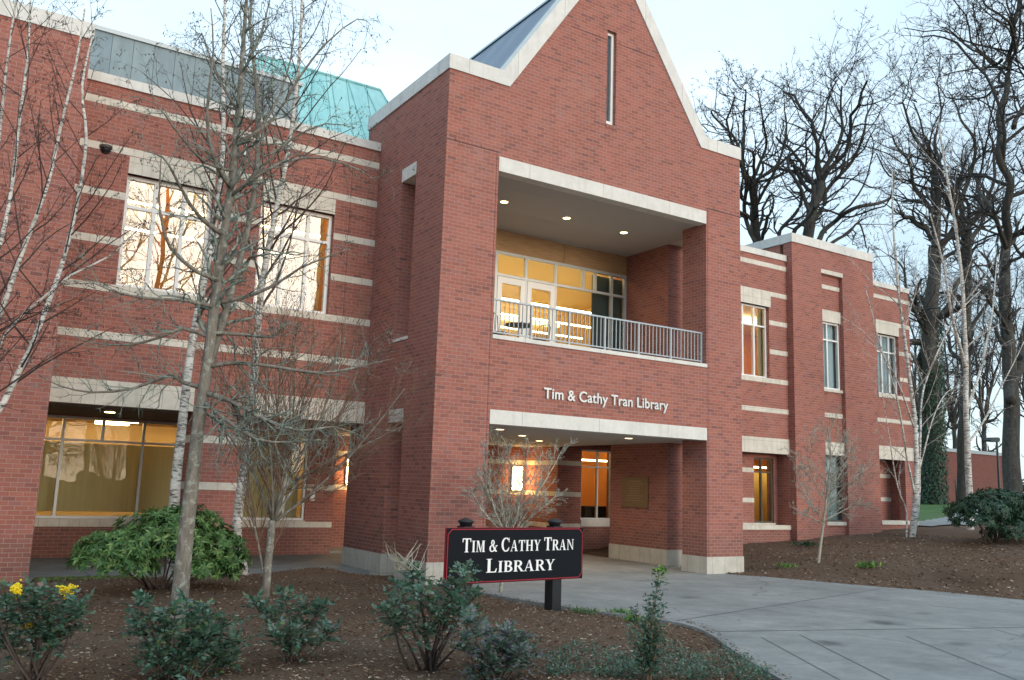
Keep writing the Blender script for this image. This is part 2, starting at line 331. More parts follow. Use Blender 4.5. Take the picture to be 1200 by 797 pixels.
def leafmat(name, stops, rough=.45, spec=.4, trans=.25):
    m = newmat(name, rough=rough, spec=spec); g = N(m, 'ShaderNodeNewGeometry'); c = ramp(m, g.outputs['Random Per Island'], stops)
    Lk(m, c, BS(m).inputs['Base Color'])
    t = m.node_tree; tl = t.nodes.new('ShaderNodeBsdfTranslucent'); Lk(m, c, tl.inputs['Color']); mx_ = t.nodes.new('ShaderNodeMixShader'); mx_.inputs[0].default_value = trans
    t.links.new(BS(m).outputs[0], mx_.inputs[1]); t.links.new(tl.outputs[0], mx_.inputs[2]); t.links.new(mx_.outputs[0], t.nodes['Material Output'].inputs[0]); return m
M['dry_leaf'] = leafmat('dry_leaf', [(0, (.06, .035, .02)), (.5, (.14, .085, .05)), (1, (.30, .21, .13))], .8, .1)
M['rhodo'] = leafmat('rhodo_leaf', [(0, (.03, .09, .03)), (.4, (.075, .17, .05)), (.8, (.14, .26, .08)), (1, (.24, .36, .13))])
M['mahonia'] = leafmat('mahonia_leaf', [(0, (.025, .07, .045)), (.35, (.06, .14, .09)), (.62, (.10, .20, .14)), (.84, (.17, .24, .22)), (.95, (.12, .18, .06)), (1, (.18, .11, .13))])
M['mahonia_purple'] = leafmat('mahonia_leaf_purple', [(0, (.03, .07, .05)), (.4, (.08, .15, .10)), (.66, (.12, .17, .15)), (.84, (.15, .12, .16)), (1, (.17, .19, .20))])
M['holly'] = leafmat('dark_leaf', [(0, (.010, .035, .022)), (.5, (.022, .065, .036)), (1, (.05, .11, .05))])
M['young'] = leafmat('young_leaf', [(0, (.05, .13, .03)), (.6, (.10, .22, .04)), (1, (.25, .38, .06))])
M['yellow'] = newmat('flower_yellow', (.80, .62, .03), .6)
M['grassb'] = leafmat('grass_blade', [(0, (.04, .12, .02)), (1, (.09, .22, .04))])
m = newmat('lawn', rough=.95); c = ramp(m, noise(m, pos(m), 1.2, 6), [(.3, (.035, .09, .02)), (.7, (.07, .14, .035))]); Lk(m, c, BS(m).inputs['Base Color']); M['lawn'] = m
m = newmat('moss', rough=.95); c = ramp(m, noise(m, pos(m), 14, 6), [(.35, (.06, .06, .035)), (.6, (.12, .15, .03))]); Lk(m, c, BS(m).inputs['Base Color']); M['moss'] = m
def bark(name, c0, c1, lich=None, amt=.5, sc=18):
    m = newmat(name, rough=.95, spec=.1); p = pos(m)
    c = ramp(m, noise(m, mapping(m, p, (1, 1, .25)), sc, 6, .7), [(.3, c0), (.7, c1)])
    if lich: c = mixc(m, ramp(m, noise(m, p, 9, 7, .75), [(.62-amt*.3, (0, 0, 0)), (.70-amt*.3, (.85, .85, .85))]), c, lich)
    Lk(m, c, BS(m).inputs['Base Color']); bump(m, noise(m, mapping(m, p, (1, 1, .3)), sc*1.4, 5), .8, .02); return m
M['bark_lichen'] = bark('bark_lichen', (.11, .095, .08), (.27, .245, .21), (.34, .36, .31), .30)
M['twig_lichen'] = bark('twig_lichen', (.085, .075, .065), (.15, .135, .115), (.25, .31, .27), .65)
M['twig_dark'] = bark('twig_dark', (.055, .042, .04), (.10, .078, .07))
M['twig_red'] = bark('twig_red', (.13, .08, .06), (.24, .155, .11))
M['oak'] = bark('oak_bark', (.035, .033, .032), (.085, .08, .075), (.11, .125, .09), .25, 6)
M['oak_twig'] = bark('oak_twig', (.038, .036, .036), (.075, .072, .07))
M['twig_pale'] = bark('twig_pale', (.17, .155, .13), (.30, .28, .24), (.44, .47, .41), .6)
m = newmat('birch_bark', rough=.8); p = pos(m)
c = ramp(m, noise(m, p, 5, 4), [(.35, (.46, .44, .40)), (.6, (.68, .66, .62))])
mk_ = ramp(m, noise(m, mapping(m, p, (5, 5, 22)), 1.3, 4, .7), [(.50, (0, 0, 0)), (.60, (.9, .9, .9))]); c = mixc(m, mk_, c, (.055, .045, .04))
Lk(m, c, BS(m).inputs['Base Color']); M['birch'] = m
M['birch_thin'] = bark('birch_thin', (.16, .12, .10), (.36, .32, .28), (.60, .58, .54), .55, 8)
M['pale_bark'] = bark('pale_bark', (.28, .25, .20), (.45, .42, .35))

# ================================================================ the library building
LB = empty('library_building', (0, 0, 0), 'two storey red brick library with stone bands, steep gable over the entrance and lit windows', 'library')
XL, XR, YF = 7.96, 16.42, 15.18          # entrance tower
YW, YWR, YB = 18.5, 19.0, 21.9           # left wing, right wing, wall at the back of the covered walk
G = 0.936                                # spacing of the stone bands
BANDS = [9.22-G*k for k in range(10)]    # tops
WHOLE = {'sealant_joint', 'bookcase', 'metal_cladding', 'counter', 'curtain'}
def seg(name, m, fn, label=None, smooth=False):
    b = MB(); fn(b)
    if name in WHOLE: return b.build(name, M[m], LB, smooth, label)
    return b.split(name, M[m], LB, smooth)
APX, APZ, GX0, GX1 = 12.23, 14.43, 9.41, 15.05
# --- tower front wall with gable
b = MB()
OL = (9.22, 15.23)
b.wall('y', YF, YF+.82, XL, XR, -.3, 10.28, [(OL[0], OL[1], -.3, 3.36), (OL[0], OL[1], 4.88, 8.68), (12.06, 12.33, 10.14, 10.28)])
def gz(x): return APZ-(abs(x-APX))*((APZ-10.28)/(APX-GX0))
for poly in ([(GX0, 10.281), (12.06, 10.281), (12.06, gz(12.06))], [(12.33, 10.281), (GX1, 10.281), (12.33, gz(12.33))],
             [(12.06, 12.47), (12.33, 12.47), (12.33, gz(12.33)), (APX, APZ), (12.06, gz(12.06))]):
    b.prism(poly, YF, YF+.45)
b.build('wall', M['brick'], LB)
# --- tower side walls with tall slots
for side, (xa, xb) in enumerate(((XL, XL+.57), (XR-.57, XR))):
    b = MB(); ye = 19.25 if side == 0 else 19.5
    b.wall('x', xa, xb, YF+.823, ye, -.3, 10.28, [(16.5, 17.2, -.3, 3.36), (16.5, 17.2, 4.86, 8.68)])
    b.build('wall', M['brick'], LB)
    b = MB()
    for z0, z1 in ((3.09, 3.357), (8.39, 8.677)): b.box(xa-.008, xb+.008, 16.503, 17.197, z0, z1)
    b.box(xa-.02, xb+.02, 16.503, 17.197, 4.80, 4.865)
    b.split('lintel', M['stone_panel'], LB)
# --- stone plinths
def plinth(b, x0, x1, y0, y1):
    e = .014
    b.box(x0-e, x1+e, y0-e, y1+e, -.3, .196); b.box(x0-e+.004, x1+e-.004, y0-e+.004, y1+e-.004, .196, .204); b.box(x0-e, x1+e, y0-e, y1+e, .204, .385)
def plinth_obj(*a): q = MB(); plinth(q, *a); q.build('plinth', M['plinth'], LB)
plinth_obj(XL, 9.22, YF, YF+.82); plinth_obj(OL[1], XR, YF, YF+.82)
for xa, xb in ((XL, XL+.57), (XR-.57, XR)):
    plinth_obj(xa, xb, YF+.86, 16.492); plinth_obj(xa, xb, 17.208, 19.244 if xa < 9 else 19.494)
# --- fascias, sill, copings of the tower
seg('fascia', 'stone_panel', lambda b: (b.box(OL[0]+.002, OL[1]-.002, YF-.012, YF+.25, 3.07, 3.358)))
seg('fascia', 'stone_panel', lambda b: (b.box(OL[0]+.002, OL[1]-.002, YF-.012, YF+.25, 8.36, 8.678)))
seg('balcony_sill', 'stone_panel', lambda b: b.box(OL[0]-.01, OL[1]+.0, YF-.03, YF+.84, 4.80, 4.884))
b = MB(); o = .03; ct = .32
b.box(XL-o, XL+.57, YF+.45, 19.28, 10.283, 10.283+ct)          # left side coping
b.box(XR-.57, XR+o, YF+.45, 19.53, 10.283, 10.283+ct)
sl_ = (APZ-10.28)/(APX-GX0); nx_, nz_ = sl_/math.hypot(1, sl_), 1/math.hypot(1, sl_); T = ct
def offs(x, z, s): return (x-s*nx_*T*(-1) if False else x+s*nx_*T, z+nz_*T)
# polyline of the brick edge and its outer offset
inn = [(XL-o, 10.283), (GX0, 10.283), (APX, APZ+.003), (GX1, 10.283), (XR+o, 10.283)]
k = T*math.tan((math.pi-math.atan(sl_))/2-math.pi/2+0)  # mitre run
mi = T*math.tan(math.atan(sl_)/2)
out = [(XL-o, 10.283+T), (GX0-mi, 10.283+T), (APX, APZ+T*math.hypot(1, sl_)), (GX1+mi, 10.283+T), (XR+o, 10.283+T)]
for i in range(4):
    b.prism([inn[i], inn[i+1], out[i+1], out[i]], YF-o, YF+.447)
b.split('coping', M['coping'], LB)
# --- gable roof behind
b = MB(); e = .10; ze = 10.35
for s in (-1, 1):
    xe = APX+s*(APZ+.12-ze)/sl_
    b.add([(APX, YF+.3, APZ+.12), (APX, 27, APZ+.12), (xe, 27, ze), (xe, YF+.3, ze), (APX, YF+.3, APZ-.1), (APX, 27, APZ-.1), (xe, 27, ze-.2), (xe, YF+.3, ze-.2)],
          [(0,1,2,3), (7,6,5,4), (0,3,7,4), (1,5,6,2), (3,2,6,7)])
b.build('roof', M['slate'], LB)
seg('roof_ridge', 'cap', lambda b: b.prism([(APX-.12, APZ+.02), (APX+.12, APZ+.02), (APX, APZ+.2)], YF+.5, 27.02))
seg('wall', 'brick', lambda b: b.prism([(GX0, 10.28), (GX1, 10.28), (APX, APZ)], 26.6, 26.9))
# gable slot window
def window(x0, x1, z0, z1, Y, mull=(), trans=(), fw=.055, dep=.10, fm='white_frame', gm='glass', parent=LB, name='window', partial=()):
    b = MB()
    b.box(x0, x0+fw, Y, Y+dep, z0, z1); b.box(x1-fw, x1, Y, Y+dep, z0, z1)
    b.box(x0+fw, x1-fw, Y+.003, Y+dep-.003, z0, z0+fw); b.box(x0+fw, x1-fw, Y+.003, Y+dep-.003, z1-fw, z1)
    for x in mull: b.box(x-fw*.5, x+fw*.5, Y+.006, Y+dep-.006, z0+fw*.5, z1-fw*.5)
    for z in trans: b.box(x0+fw*.5, x1-fw*.5, Y+.009, Y+dep-.009, z-fw*.42, z+fw*.42)
    for x, za, zb in partial: b.box(x-fw*.5, x+fw*.5, Y+.007, Y+dep-.007, za, zb)
    f = b.build(name, M[fm], parent)
    g = MB(); yy = Y+dep*.5; g.box(x0+.01, x1-.01, yy-.004, yy+.004, z0+.01, z1-.01); g.build('pane', M[gm], f)
    return f
window(12.06, 12.33, 10.2, 12.47, YF+.10, fw=.07, gm='glass_up')
seg('window_sill', 'brick', lambda b: b.box(12.04, 12.35, YF-.015, YF+.2, 10.06, 10.139))
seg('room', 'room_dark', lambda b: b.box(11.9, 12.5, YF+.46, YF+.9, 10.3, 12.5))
# sealant joints
def jt(b):
    for x0, x1 in ((XL+.01, OL[0]), (OL[1], XR-.01)): b.box(x0, x1, YF-.003, YF+.01, 8.755, 8.775)
    b.box(12.35, 13.5, YF-.003, YF+.01, 12.2, 12.215); b.box(11.0, 12.04, YF-.003, YF+.01, 12.2, 12.215)
    rr = random.Random(3)
    for x0, x1, z in ((XL, XR, 8.765), (11.0, 13.4, 12.207)):
        x = x0+.2
        while x < x1-.1:
            if not (z < 9 and OL[0] < x < OL[1]): b.box(x-.006, x+.006, YF-.004, YF+.01, z-.01, z+.06)
            x += .61
seg('sealant_joint', 'sealant', jt)
seg('control_joint', 'sealant', lambda b: (b.box(7.30, 7.31, YW-.002, YW+.01, 3.61, 9.49), b.box(4.80, 4.81, YW-.002, YW+.01, 3.61, 9.49), b.box(9.16, 9.17, YF-.002, YF+.01, .39, 8.75), b.box(15.27, 15.28, YF-.002, YF+.01, .39, 8.75)))
# soffits, slabs
YBAL = 18.9
seg('soffit', 'soffit', lambda b: (b.box(XL+.572, XR-.572, YF+.822, YBAL, 8.385, 8.6), b.box(OL[0]+.002, OL[1]-.002, YF+.252, YF+.82, 8.385, 8.67)))
seg('soffit', 'soffit', lambda b: (b.box(XL+.572, XR-.572, YF+.822, 24.5, 3.085, 3.3), b.box(OL[0]+.002, OL[1]-.002, YF+.252, YF+.82, 3.085, 3.35)))
seg('balcony_floor', 'concrete', lambda b: b.box(XL+.572, XR-.572, YF+.822, YBAL+.3, 4.5, 4.80))
seg('flat_roof', 'cap', lambda b: b.box(XL+.572, XR-.572, YF+.83, 30, 9.6, 9.75))
# balcony back wall: panels above, glazing and doors below
def fz(x): return 7.80
seg('panel', 'wood', lambda b: [b.box(x0+.01, x1-.01, YBAL, YBAL+.12, 7.83, 8.384) for x0, x1 in ((8.54, 11.1), (11.1, 13.65), (13.65, 15.846))])
XB0, XB1 = 8.54, 15.846
fr = window(XB0, XB1, 4.8, 7.83, YBAL, mull=(9.6, 10.6, 11.53, 12.45, 13.40, 15.33), trans=(7.21,), fw=.075, fm='alu', gm='glass', name='glazed_wall', partial=((14.33, 7.21, 7.8), (14.75, 7.21, 7.8)))
for x0, x1, hs in ((11.57, 12.41, 1), (12.49, 13.36, -1)):
    d = MB(); y0, y1 = YBAL-.012, YBAL+.06; st = .13
    d.box(x0, x0+st, y0, y1, 4.82, 7.16); d.box(x1-st, x1, y0, y1, 4.82, 7.16); d.box(x0+st, x1-st, y0+.003, y1-.003, 6.99, 7.16); d.box(x0+st, x1-st, y0+.003, y1-.003, 4.82, 5.08)
    dr = d.build('door', M['white_frame'], LB)
    h = MB(); hx = x1-.07 if hs > 0 else x0+.07
    h.tube([(hx, y0-.005, 5.75), (hx, y0-.055, 5.75), (hx, y0-.055, 6.05), (hx, y0-.005, 6.05)], .012, 8); h.build('door_handle', M['dark_frame'], dr)
# railing
b = MB(); yr = YF+.14
b.box(OL[0]+.01, OL[1]-.01, yr-.025, yr+.025, 5.63, 5.665); b.box(OL[0]+.01, OL[1]-.01, yr-.018, yr+.018, 4.95, 4.975)
n = 54
for i in range(n+1):
    x = OL[0]+.04+(OL[1]-OL[0]-.08)*i/n; big = i % 9 == 0
    q = .022 if big else .008
    b.box(x-q, x+q, yr-q-.002, yr+q+.002, 4.885 if big else 4.974, 5.632)
b.build('railing', M['rail'], LB)
# downlights
for (px, py, z) in ((590.8, 236.5, 8.384), (664, 255.5, 8.384), (731, 272.5, 8.384), (585.7, 503, 3.083), (612, 510.3, 3.083), (632, 516.5, 3.083), (736.7, 513.5, 3.083)):
    c_ = atZ(px, py, z); b = MB(); rr_ = .092
    b.lathe(c_.x, c_.y, [(rr_, z+.002), (rr_, z-.008), (rr_+.02, z-.008), (rr_+.02, z+.002)], 24)
    f = b.build('downlight', M['white_frame'], LB)
    g = MB(); g.lathe(c_.x, c_.y, [(rr_-.004, z-.004), (rr_-.004, z-.010)], 24); g.build('downlight_glow', M['downlight'], f)
    ld = bpy.data.lights.new('downlight_lamp', 'AREA'); ld.shape = 'DISK'; ld.size = .16; ld.energy = 13 if z < 4 else 7; ld.color = (1, .82, .60); ld.spread = R(150)
    lo_ = bpy.data.objects.new('downlight_lamp', ld); col.objects.link(lo_); lo_.location = (c_.x, c_.y, z-.02); lo_.parent = LB
for (px, py, z) in ((785/2.847+560-0, 170+312/2.847, 8.384), (960/5.694+540, 500+85/5.694, 3.083)):
    pass
# --- wall lettering (sans capitals on the front)
cu = bpy.data.curves.new('lettering', 'FONT'); cu.body = 'Tim & Cathy Tran Library'; cu.extrude = .018; cu.offset = .005; cu.align_x = 'LEFT'; cu.size = .33; cu.space_character = 1.04
to = bpy.data.objects.new('lettering_src', cu); col.objects.link(to)
bpy.context.view_layer.update()
me = bpy.data.meshes.new_from_object(to.evaluated_get(bpy.context.evaluated_depsgraph_get())); bpy.data.objects.remove(to)
co = np.empty(len(me.vertices)*3); me.vertices.foreach_get('co', co); co = co.reshape(-1, 3)
xs = co[:, 0]; ys = co[:, 1]
cap = .232; sc = cap/ (.33*.73)
X0, X1 = 10.5, 13.97
nx = X0+(xs-xs.min())/(xs.max()-xs.min())*(X1-X0); nzv = 3.685+ys*sc
newc = np.stack([nx, YF-.028+0*nx - co[:, 2], nzv], 1); me.vertices.foreach_set('co', newc.ravel()); me.materials.clear(); me.materials.append(M['letters']); me.name = 'lettering'
lo = bpy.data.objects.new('lettering', me); col.objects.link(lo); lo.parent = LB

# --- left wing
W1, W2 = (2.58, 4.28), (5.28, 6.95)
seg('wall', 'brick', lambda b: b.wall('y', YW, YW+.35, 1.2, XL-.002, 3.13, 9.5, [(W1[0], W1[1], 5.47, 7.77), (W2[0], W2[1], 5.47, 7.77)]))
seg('wall', 'brick', lambda b: b.box(4.27, 5.35, YW, YW+.78, -.3, 3.128))
PY = 17.4; PX = 1.56
seg('wall', 'brick', lambda b: (b.box(-5, PX, PY, 19.3, -.3, 9.83)))
seg('coping', 'coping', lambda b: (b.box(-5, PX+.03, PY-.03, 19.33, 9.833, 10.15)))
def bands(b):
    for zt in BANDS[:7]:
        xs_ = [(1.57, XL-.003)]
        if 5.6 < zt < 7.6: xs_ = [(1.57, W1[0]-.003), (W1[1]+.003, W2[0]-.003), (W2[1]+.003, XL-.003)]
        if zt == BANDS[6]: continue
        for x0, x1 in xs_: b.box(x0, x1, YW-.01, YW+.1, zt-.15, zt)
    for x0, x1 in (W1, W2): b.box(x0+.002, x1-.002, YW-.013, YW+.1, 7.77, 8.12)       # window lintels
    b.box(1.57, 4.25, YW-.014, YW+.3, 3.125, 3.60); b.box(4.30+.0, XL-.003, YW-.011, YW+.3, 3.126, 3.595) if False else b.box(5.36, XL-.003, YW-.014, YW+.3, 3.125, 3.60)
    for zt in (2.66, 1.73): b.box(4.262, 5.358, YW-.01, YW+.79, zt-.15, zt)
seg('stone_band', 'stone', bands)
seg('coping', 'coping', lambda b: b.box(1.57, XL-.004, YW-.05, YW+.5, 9.503, 9.70))
for (x0, x1) in (W1, W2):
    window(x0, x1, 5.47, 7.77, YW+.14, mull=(x0+(x1-x0)*.345, x0+(x1-x0)*.675), trans=(7.13,), gm='glass_up', fw=.075)
# recessed wall behind the covered walk
GW = [(.2, 5.45), (5.95, 7.97)]
seg('wall', 'brick', lambda b: b.wall('y', YB, YB+.3, -1, 8.7, -.3, 3.13, [(g[0], g[1], .83, 3.07) for g in GW]))
def sills(b):
    b.box(.2, 5.45, YB-.05, YB+.2, .66, .828); b.box(5.95, 7.97, YB-.05, YB+.2, .66, .828); b.box(7.975, 8.7, YB-.01, YB+.1, .66, .80); b.box(7.975, 8.7, YB-.01, YB+.1, 1.58, 1.73); b.box(5.46, 5.94, YB-.01, YB+.1, .66, .80)
seg('window_sill', 'stone', sills)
window(.2, 5.45, .83, 3.07, YB+.05, mull=(.75, 2.32, 4.0), trans=(2.55,), fw=.06, gm='glass_low', fm='alu', partial=((3.13, 2.55, 3.05), (1.5, 2.55, 3.05)))
window(5.95, 7.97, .83, 3.07, YB+.05, mull=(7.43,), trans=(), fw=.06, gm='glass_low', fm='white_frame')
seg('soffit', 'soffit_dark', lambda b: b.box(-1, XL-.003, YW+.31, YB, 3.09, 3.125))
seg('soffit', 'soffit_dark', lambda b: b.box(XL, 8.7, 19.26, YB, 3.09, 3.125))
for px, py in ((395/3.065, 420+192/3.065),):
    c_ = atZ(px, py, 3.088); f = MB().lathe(c_.x, c_.y, [(.12, 3.09), (.12, 3.08)], 20).build('downlight', M['white_frame'], LB); MB().lathe(c_.x, c_.y, [(.095, 3.079), (.095, 3.074)], 20).build('downlight_glow', M['lamp_amber'], f)
# shades inside the ground floor windows
seg('window_shade', 'shade', lambda b: b.box(.25, 5.4, YB+.42, YB+.43, .97, 2.50))
seg('window_shade', 'shade', lambda b: b.box(6.0, 7.9, YB+.42, YB+.43, .80, 2.95))
# --- entrance recess at the back of the porch
YE = 23.6; XE0, XE1 = 8.7, 15.76
def ent(b):
    b.wall('y', YE, YE+.3, XE0, XE1, -.3, 3.08, [(10.9, 14.2, -.3, 2.6)])
    b.wall('x', XE0-.3, XE0, YB+.302, YE, -.3, 3.08)
    b.wall('x', XE1, XE1+.3, YB+.302, YE+.3, -.3, 3.08)
seg('wall', 'brick', ent)
wR = (16.66, 17.9); YR2 = 19.5
xlw = (at(883.5, 560, YR2).x, at(906.5, 560, YR2).x)
seg('wall', 'brick', lambda b: (b.wall('y', YB, YB+.3, XE1, 18.6, -.3, 3.6, [(wR[0], wR[1], .93, 3.04)]), b.wall('x', 18.3, 18.6, YR2+.3, YB-.001, -.3, 3.13), b.wall('y', YR2, YR2+.28, 18.3, 25.8, -.3, 3.13, [(xlw[0], xlw[1], .98, 3.0)])))
def bb(b):
    for z0, z1 in ((1.6, 1.74), (2.53, 2.67)):
        b.box(XE1-.01, wR[0]-.005, YB-.01, YB+.1, z0, z1); b.box(XE1-.01, XE1+.1, YB+.1, YE, z0, z1)
        b.box(XE0, 10.88, YE-.01, YE+.1, z0, z1); b.box(14.22, XE1-.012, YE-.01, YE+.1, z0, z1); b.box(18.3, xlw[0]-.01, YR2-.01, YR2+.1, z0, z1)
    b.box(XE1-.01, wR[0]-.005, YB-.01, YB+.1, .66, .80)
    b.box(XE1-.01, XE1+.1, YB+.1, YE, .66, .80)
seg('stone_band', 'stone', bb)
seg('window_sill', 'stone_panel', lambda b: (b.box(wR[0], wR[1], YB-.04, YB+.2, .72, .928)))
window(wR[0], wR[1], .93, 3.04, YB+.05, mull=((wR[0]+wR[1])/2+.06,), trans=(2.52,), fw=.045, gm='glass_low', fm='alu')
f = window(10.9, 14.2, 0, 2.6, YE+.05, mull=(11.4, 12.55, 13.7), trans=(2.15,), fw=.09, gm='glass', fm='dark_frame', name='entrance_doors')
# --- right wing
def X_(px, py, Y): return at(px, py, Y).x
RW = (19.6, X_(901.5, 400, YWR)); BX0, BX1, BY = X_(929, 350, 18.75), X_(1022, 300, 18.75), 18.75
RE = X_(1069.5, 480, YWR)
Fw = (X_(1028, 420, YWR), X_(1053.5, 420, YWR)); Fl = (X_(1031.5, 560, YWR), X_(1061, 560, YWR))
seg('wall', 'brick', lambda b: b.wall('y', YWR, YWR+.24, XR+.002, BX0+.02, -.3, 9.4, [(RW[0], RW[1], 5.47, 7.77), (17.2, BX0-.02, .93, 3.13)]))
seg('wall', 'brick', lambda b: b.wall('y', YWR, YWR+.28, BX1-.02, RE, -.3, 9.3, [(Fw[0], Fw[1], 5.47, 7.62), (Fl[0], Fl[1], 1.0, 3.2)]))
seg('wall', 'brick', lambda b: b.wall('x', RE-.35, RE, YWR+.282, 24, -.3, 9.3, []))
B0, B1 = X_(964.5, 400, BY), X_(989, 400, BY)
def block(b):
    b.wall('y', BY, BY+.14, BX0, BX1, -.3, 10.03, [(B0, B1, -.3, 9.35)])
    b.wall('y', BY+.141, BY+.36, BX0, BX1, -.3, 10.03, [(B0+.04, B1-.04, 5.35, 7.62), (B0+.04, B1-.04, 1.05, 3.2)])
    b.wall('x', BX0, BX0+.3, BY+.501, 21.0, 8.9, 10.03); b.wall('x', BX1-.3, BX1, BY+.501, 20.2, 8.9, 10.03)
    b.wall('x', BX0, BX0+.3, BY+.361, YR2-.002, -.3, 3.199)
    b.wall('y', 20.7, 21.0, BX0+.301, BX1-.301, 9.0, 10.03)
seg('wall', 'brick', block)
seg('coping', 'coping', lambda b: (b.box(BX0-.04, BX1+.04, BY-.04, 21.03, 10.033, 10.33)))
seg('coping', 'coping', lambda b: (b.box(XR+.003, BX0-.005, YWR-.04, YWR+.5, 9.403, 9.60), b.box(BX1+.005, RE+.03, YWR-.04, YWR+.5, 9.303, 9.48), b.box(RE-.4, RE+.031, YWR+.5, 24, 9.303, 9.479)))
def rb(b):
    for zt in BANDS[:6]:
        q = [(XR+.003, BX0+.01)]
        if 5.6 < zt < 7.6: q = [(XR+.003, RW[0]-.003), (RW[1]+.003, BX0+.01)]
        for x0, x1 in q: b.box(x0, x1, YWR-.01, YWR+.1, zt-.15, zt)
    b.box(RW[0], RW[1]+.08, YWR-.013, YWR+.12, 7.77, 8.15)
    b.box(17.2, BX0-.004, YWR-.014, YWR+.25, 3.125, 3.60); b.box(17.2, BX0-.01, YWR-.03, YWR+.26, .80, .932)
    # block bay
    for z0, z1 in ((9.06, 9.20), (4.42, 4.57)): b.box(B0+.002, B1-.002, BY+.12, BY+.2, z0-.32 if z0 > 9 else z0, z1-.32 if z0 > 9 else z1)
    b.box(B0-.02, B1+.02, BY-.012, BY+.13, 9.22, 9.36)
    b.box(B0+.002, B1-.002, BY+.10, BY+.3, 7.62, 8.02); b.box(B0+.002, B1-.002, BY+.09, BY+.3, 5.27, 5.36)
    b.box(B0+.002, B1-.002, BY+.10, BY+.3, 3.20, 3.62); b.box(B0+.002, B1-.002, BY+.09, BY+.3, .95, 1.06)
    # far bay
    for zt in (9.02, 7.08, 6.14, 4.62):
        q = [(BX1+.002, RE+.01)] if (zt > 8 or zt < 5) else [(Fw[1]+.003, RE+.01)]
        for x0, x1 in q: b.box(x0, x1, YWR-.01, YWR+.1, zt-.14, zt)
    b.box(Fw[1], RE+.01, YWR-.01, YWR+.1, 7.95, 8.09); b.box(Fw[0]-.03, Fw[1]+.03, YWR-.013, YWR+.12, 7.62, 8.10)
    b.box(Fw[0]-.03, Fw[1]+.03, YWR-.04, YWR+.12, 5.34, 5.468); b.box(Fw[1]+.04, RE+.01, YWR-.01, YWR+.1, 5.33, 5.46)
    b.box(Fl[0]-.03, RE+.012, YWR-.014, YWR+.3, 3.20, 3.66); b.box(Fl[0]-.03, RE+.012, YWR-.04, YWR+.30, .98, 1.12)
seg('stone_band', 'stone', rb)
window(RW[0], RW[1], 5.47, 7.77, YWR+.12, mull=(X_(874, 400, YWR), X_(887.3, 400, YWR)), trans=(7.13,), gm='glass', fw=.06)
window(B0+.04, B1-.04, 5.36, 7.62, BY+.18, mull=(X_(974.6, 400, BY),), trans=(7.02,), gm='glass_mid', fw=.06)
window(B0+.04, B1-.04, 1.06, 3.2, BY+.18, mull=(), trans=(2.6,), gm='glass_mid', fw=.06, fm='dark_frame')
window(Fw[0], Fw[1], 5.47, 7.62, YWR+.12, mull=(Fw[0]+(Fw[1]-Fw[0])*.34, Fw[0]+(Fw[1]-Fw[0])*.67), trans=(7.0,), gm='glass_mid', fw=.06)
seg('window_frame', 'white_frame', lambda b: (b.box(Fl[0], Fl[0]+.1, YWR+.2, YWR+.3, 1.12, 3.2)))
seg('wall', 'brick', lambda b: b.wall('y', YWR+.75, YWR+.9, Fl[0]+.45, RE-.36, 0, 3.2))
seg('stone_band', 'stone', lambda b: [b.box(Fl[0]+.45, RE-.36, YWR+.74, YWR+.8, z-.14, z) for z in (2.72, 1.9)])
window(xlw[0], xlw[1], .98, 3.0, YR2+.05, mull=((xlw[0]+xlw[1])/2-.04,), trans=(2.55,), fw=.05, gm='glass_low', fm='dark_frame')
seg('window_sill', 'stone', lambda b: b.box(19.0, xlw[1], YR2-.06, YR2+.2, .80, .978))
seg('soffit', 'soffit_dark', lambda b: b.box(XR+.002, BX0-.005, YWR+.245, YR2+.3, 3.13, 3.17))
# --- body: floors, flat roof, back wall
def body(b):
    b.box(-5, 30.2, 29.8, 30, -.3, 9.5); b.box(-5, -4.7, 19.3, 29.8, -.3, 9.5)
seg('wall', 'brick', body)
seg('flat_roof', 'cap', lambda b: (b.box(-4.9, XL-.01, YW+.36, 29.7, 9.3, 9.42), b.box(XR+.01, BX0+.2, YWR+.46, 29.7, 9.2, 9.3), b.box(BX0+.3, BX1-.3, 19.3, 20.69, 9.3, 9.4), b.box(BX1, RE-.36, YWR+.46, 29.7, 9.1, 9.2)))
seg('floor_slab', 'concrete', lambda b: (b.box(-4.6, XL-.01, YW+.36, 29.7, 4.3, 4.5), b.box(XR+.01, RE-.4, YWR+.9, 29.7, 4.3, 4.5), b.box(-4.6, 30, YB+.31, 29.7, -.1, .05)))
# upper storey inside
def room(x0, x1, y0, y1, z0, z1, wm, cm='in_ceiling', sides=True):
    seg('interior_wall', wm, lambda b: (b.box(x0, x1, y1, y1+.1, z0, z1), b.box(x0-.1, x0, y0, y1, z0, z1), b.box(x1, x1+.1, y0, y1, z0, z1)))
    seg('interior_ceiling', cm, lambda b: b.box(x0, x1, y0, y1, z1, z1+.08))
    seg('interior_floor', 'wood', lambda b: b.box(x0, x1, y0, y1, z0-.06, z0))
room(1.3, 7.8, 18.87, 25.5, 4.6, 8.3, 'in_wall')
for k in range(2):
    seg('ceiling_light', 'lamp_warm', lambda b: b.box(1.8, 7.4, 20.6+k*2.4, 20.66+k*2.4, 7.80, 7.84))
seg('ceiling_light', 'lamp_panel', lambda b: b.box(1.6, 7.5, 19.0, 19.3, 8.2, 8.28))
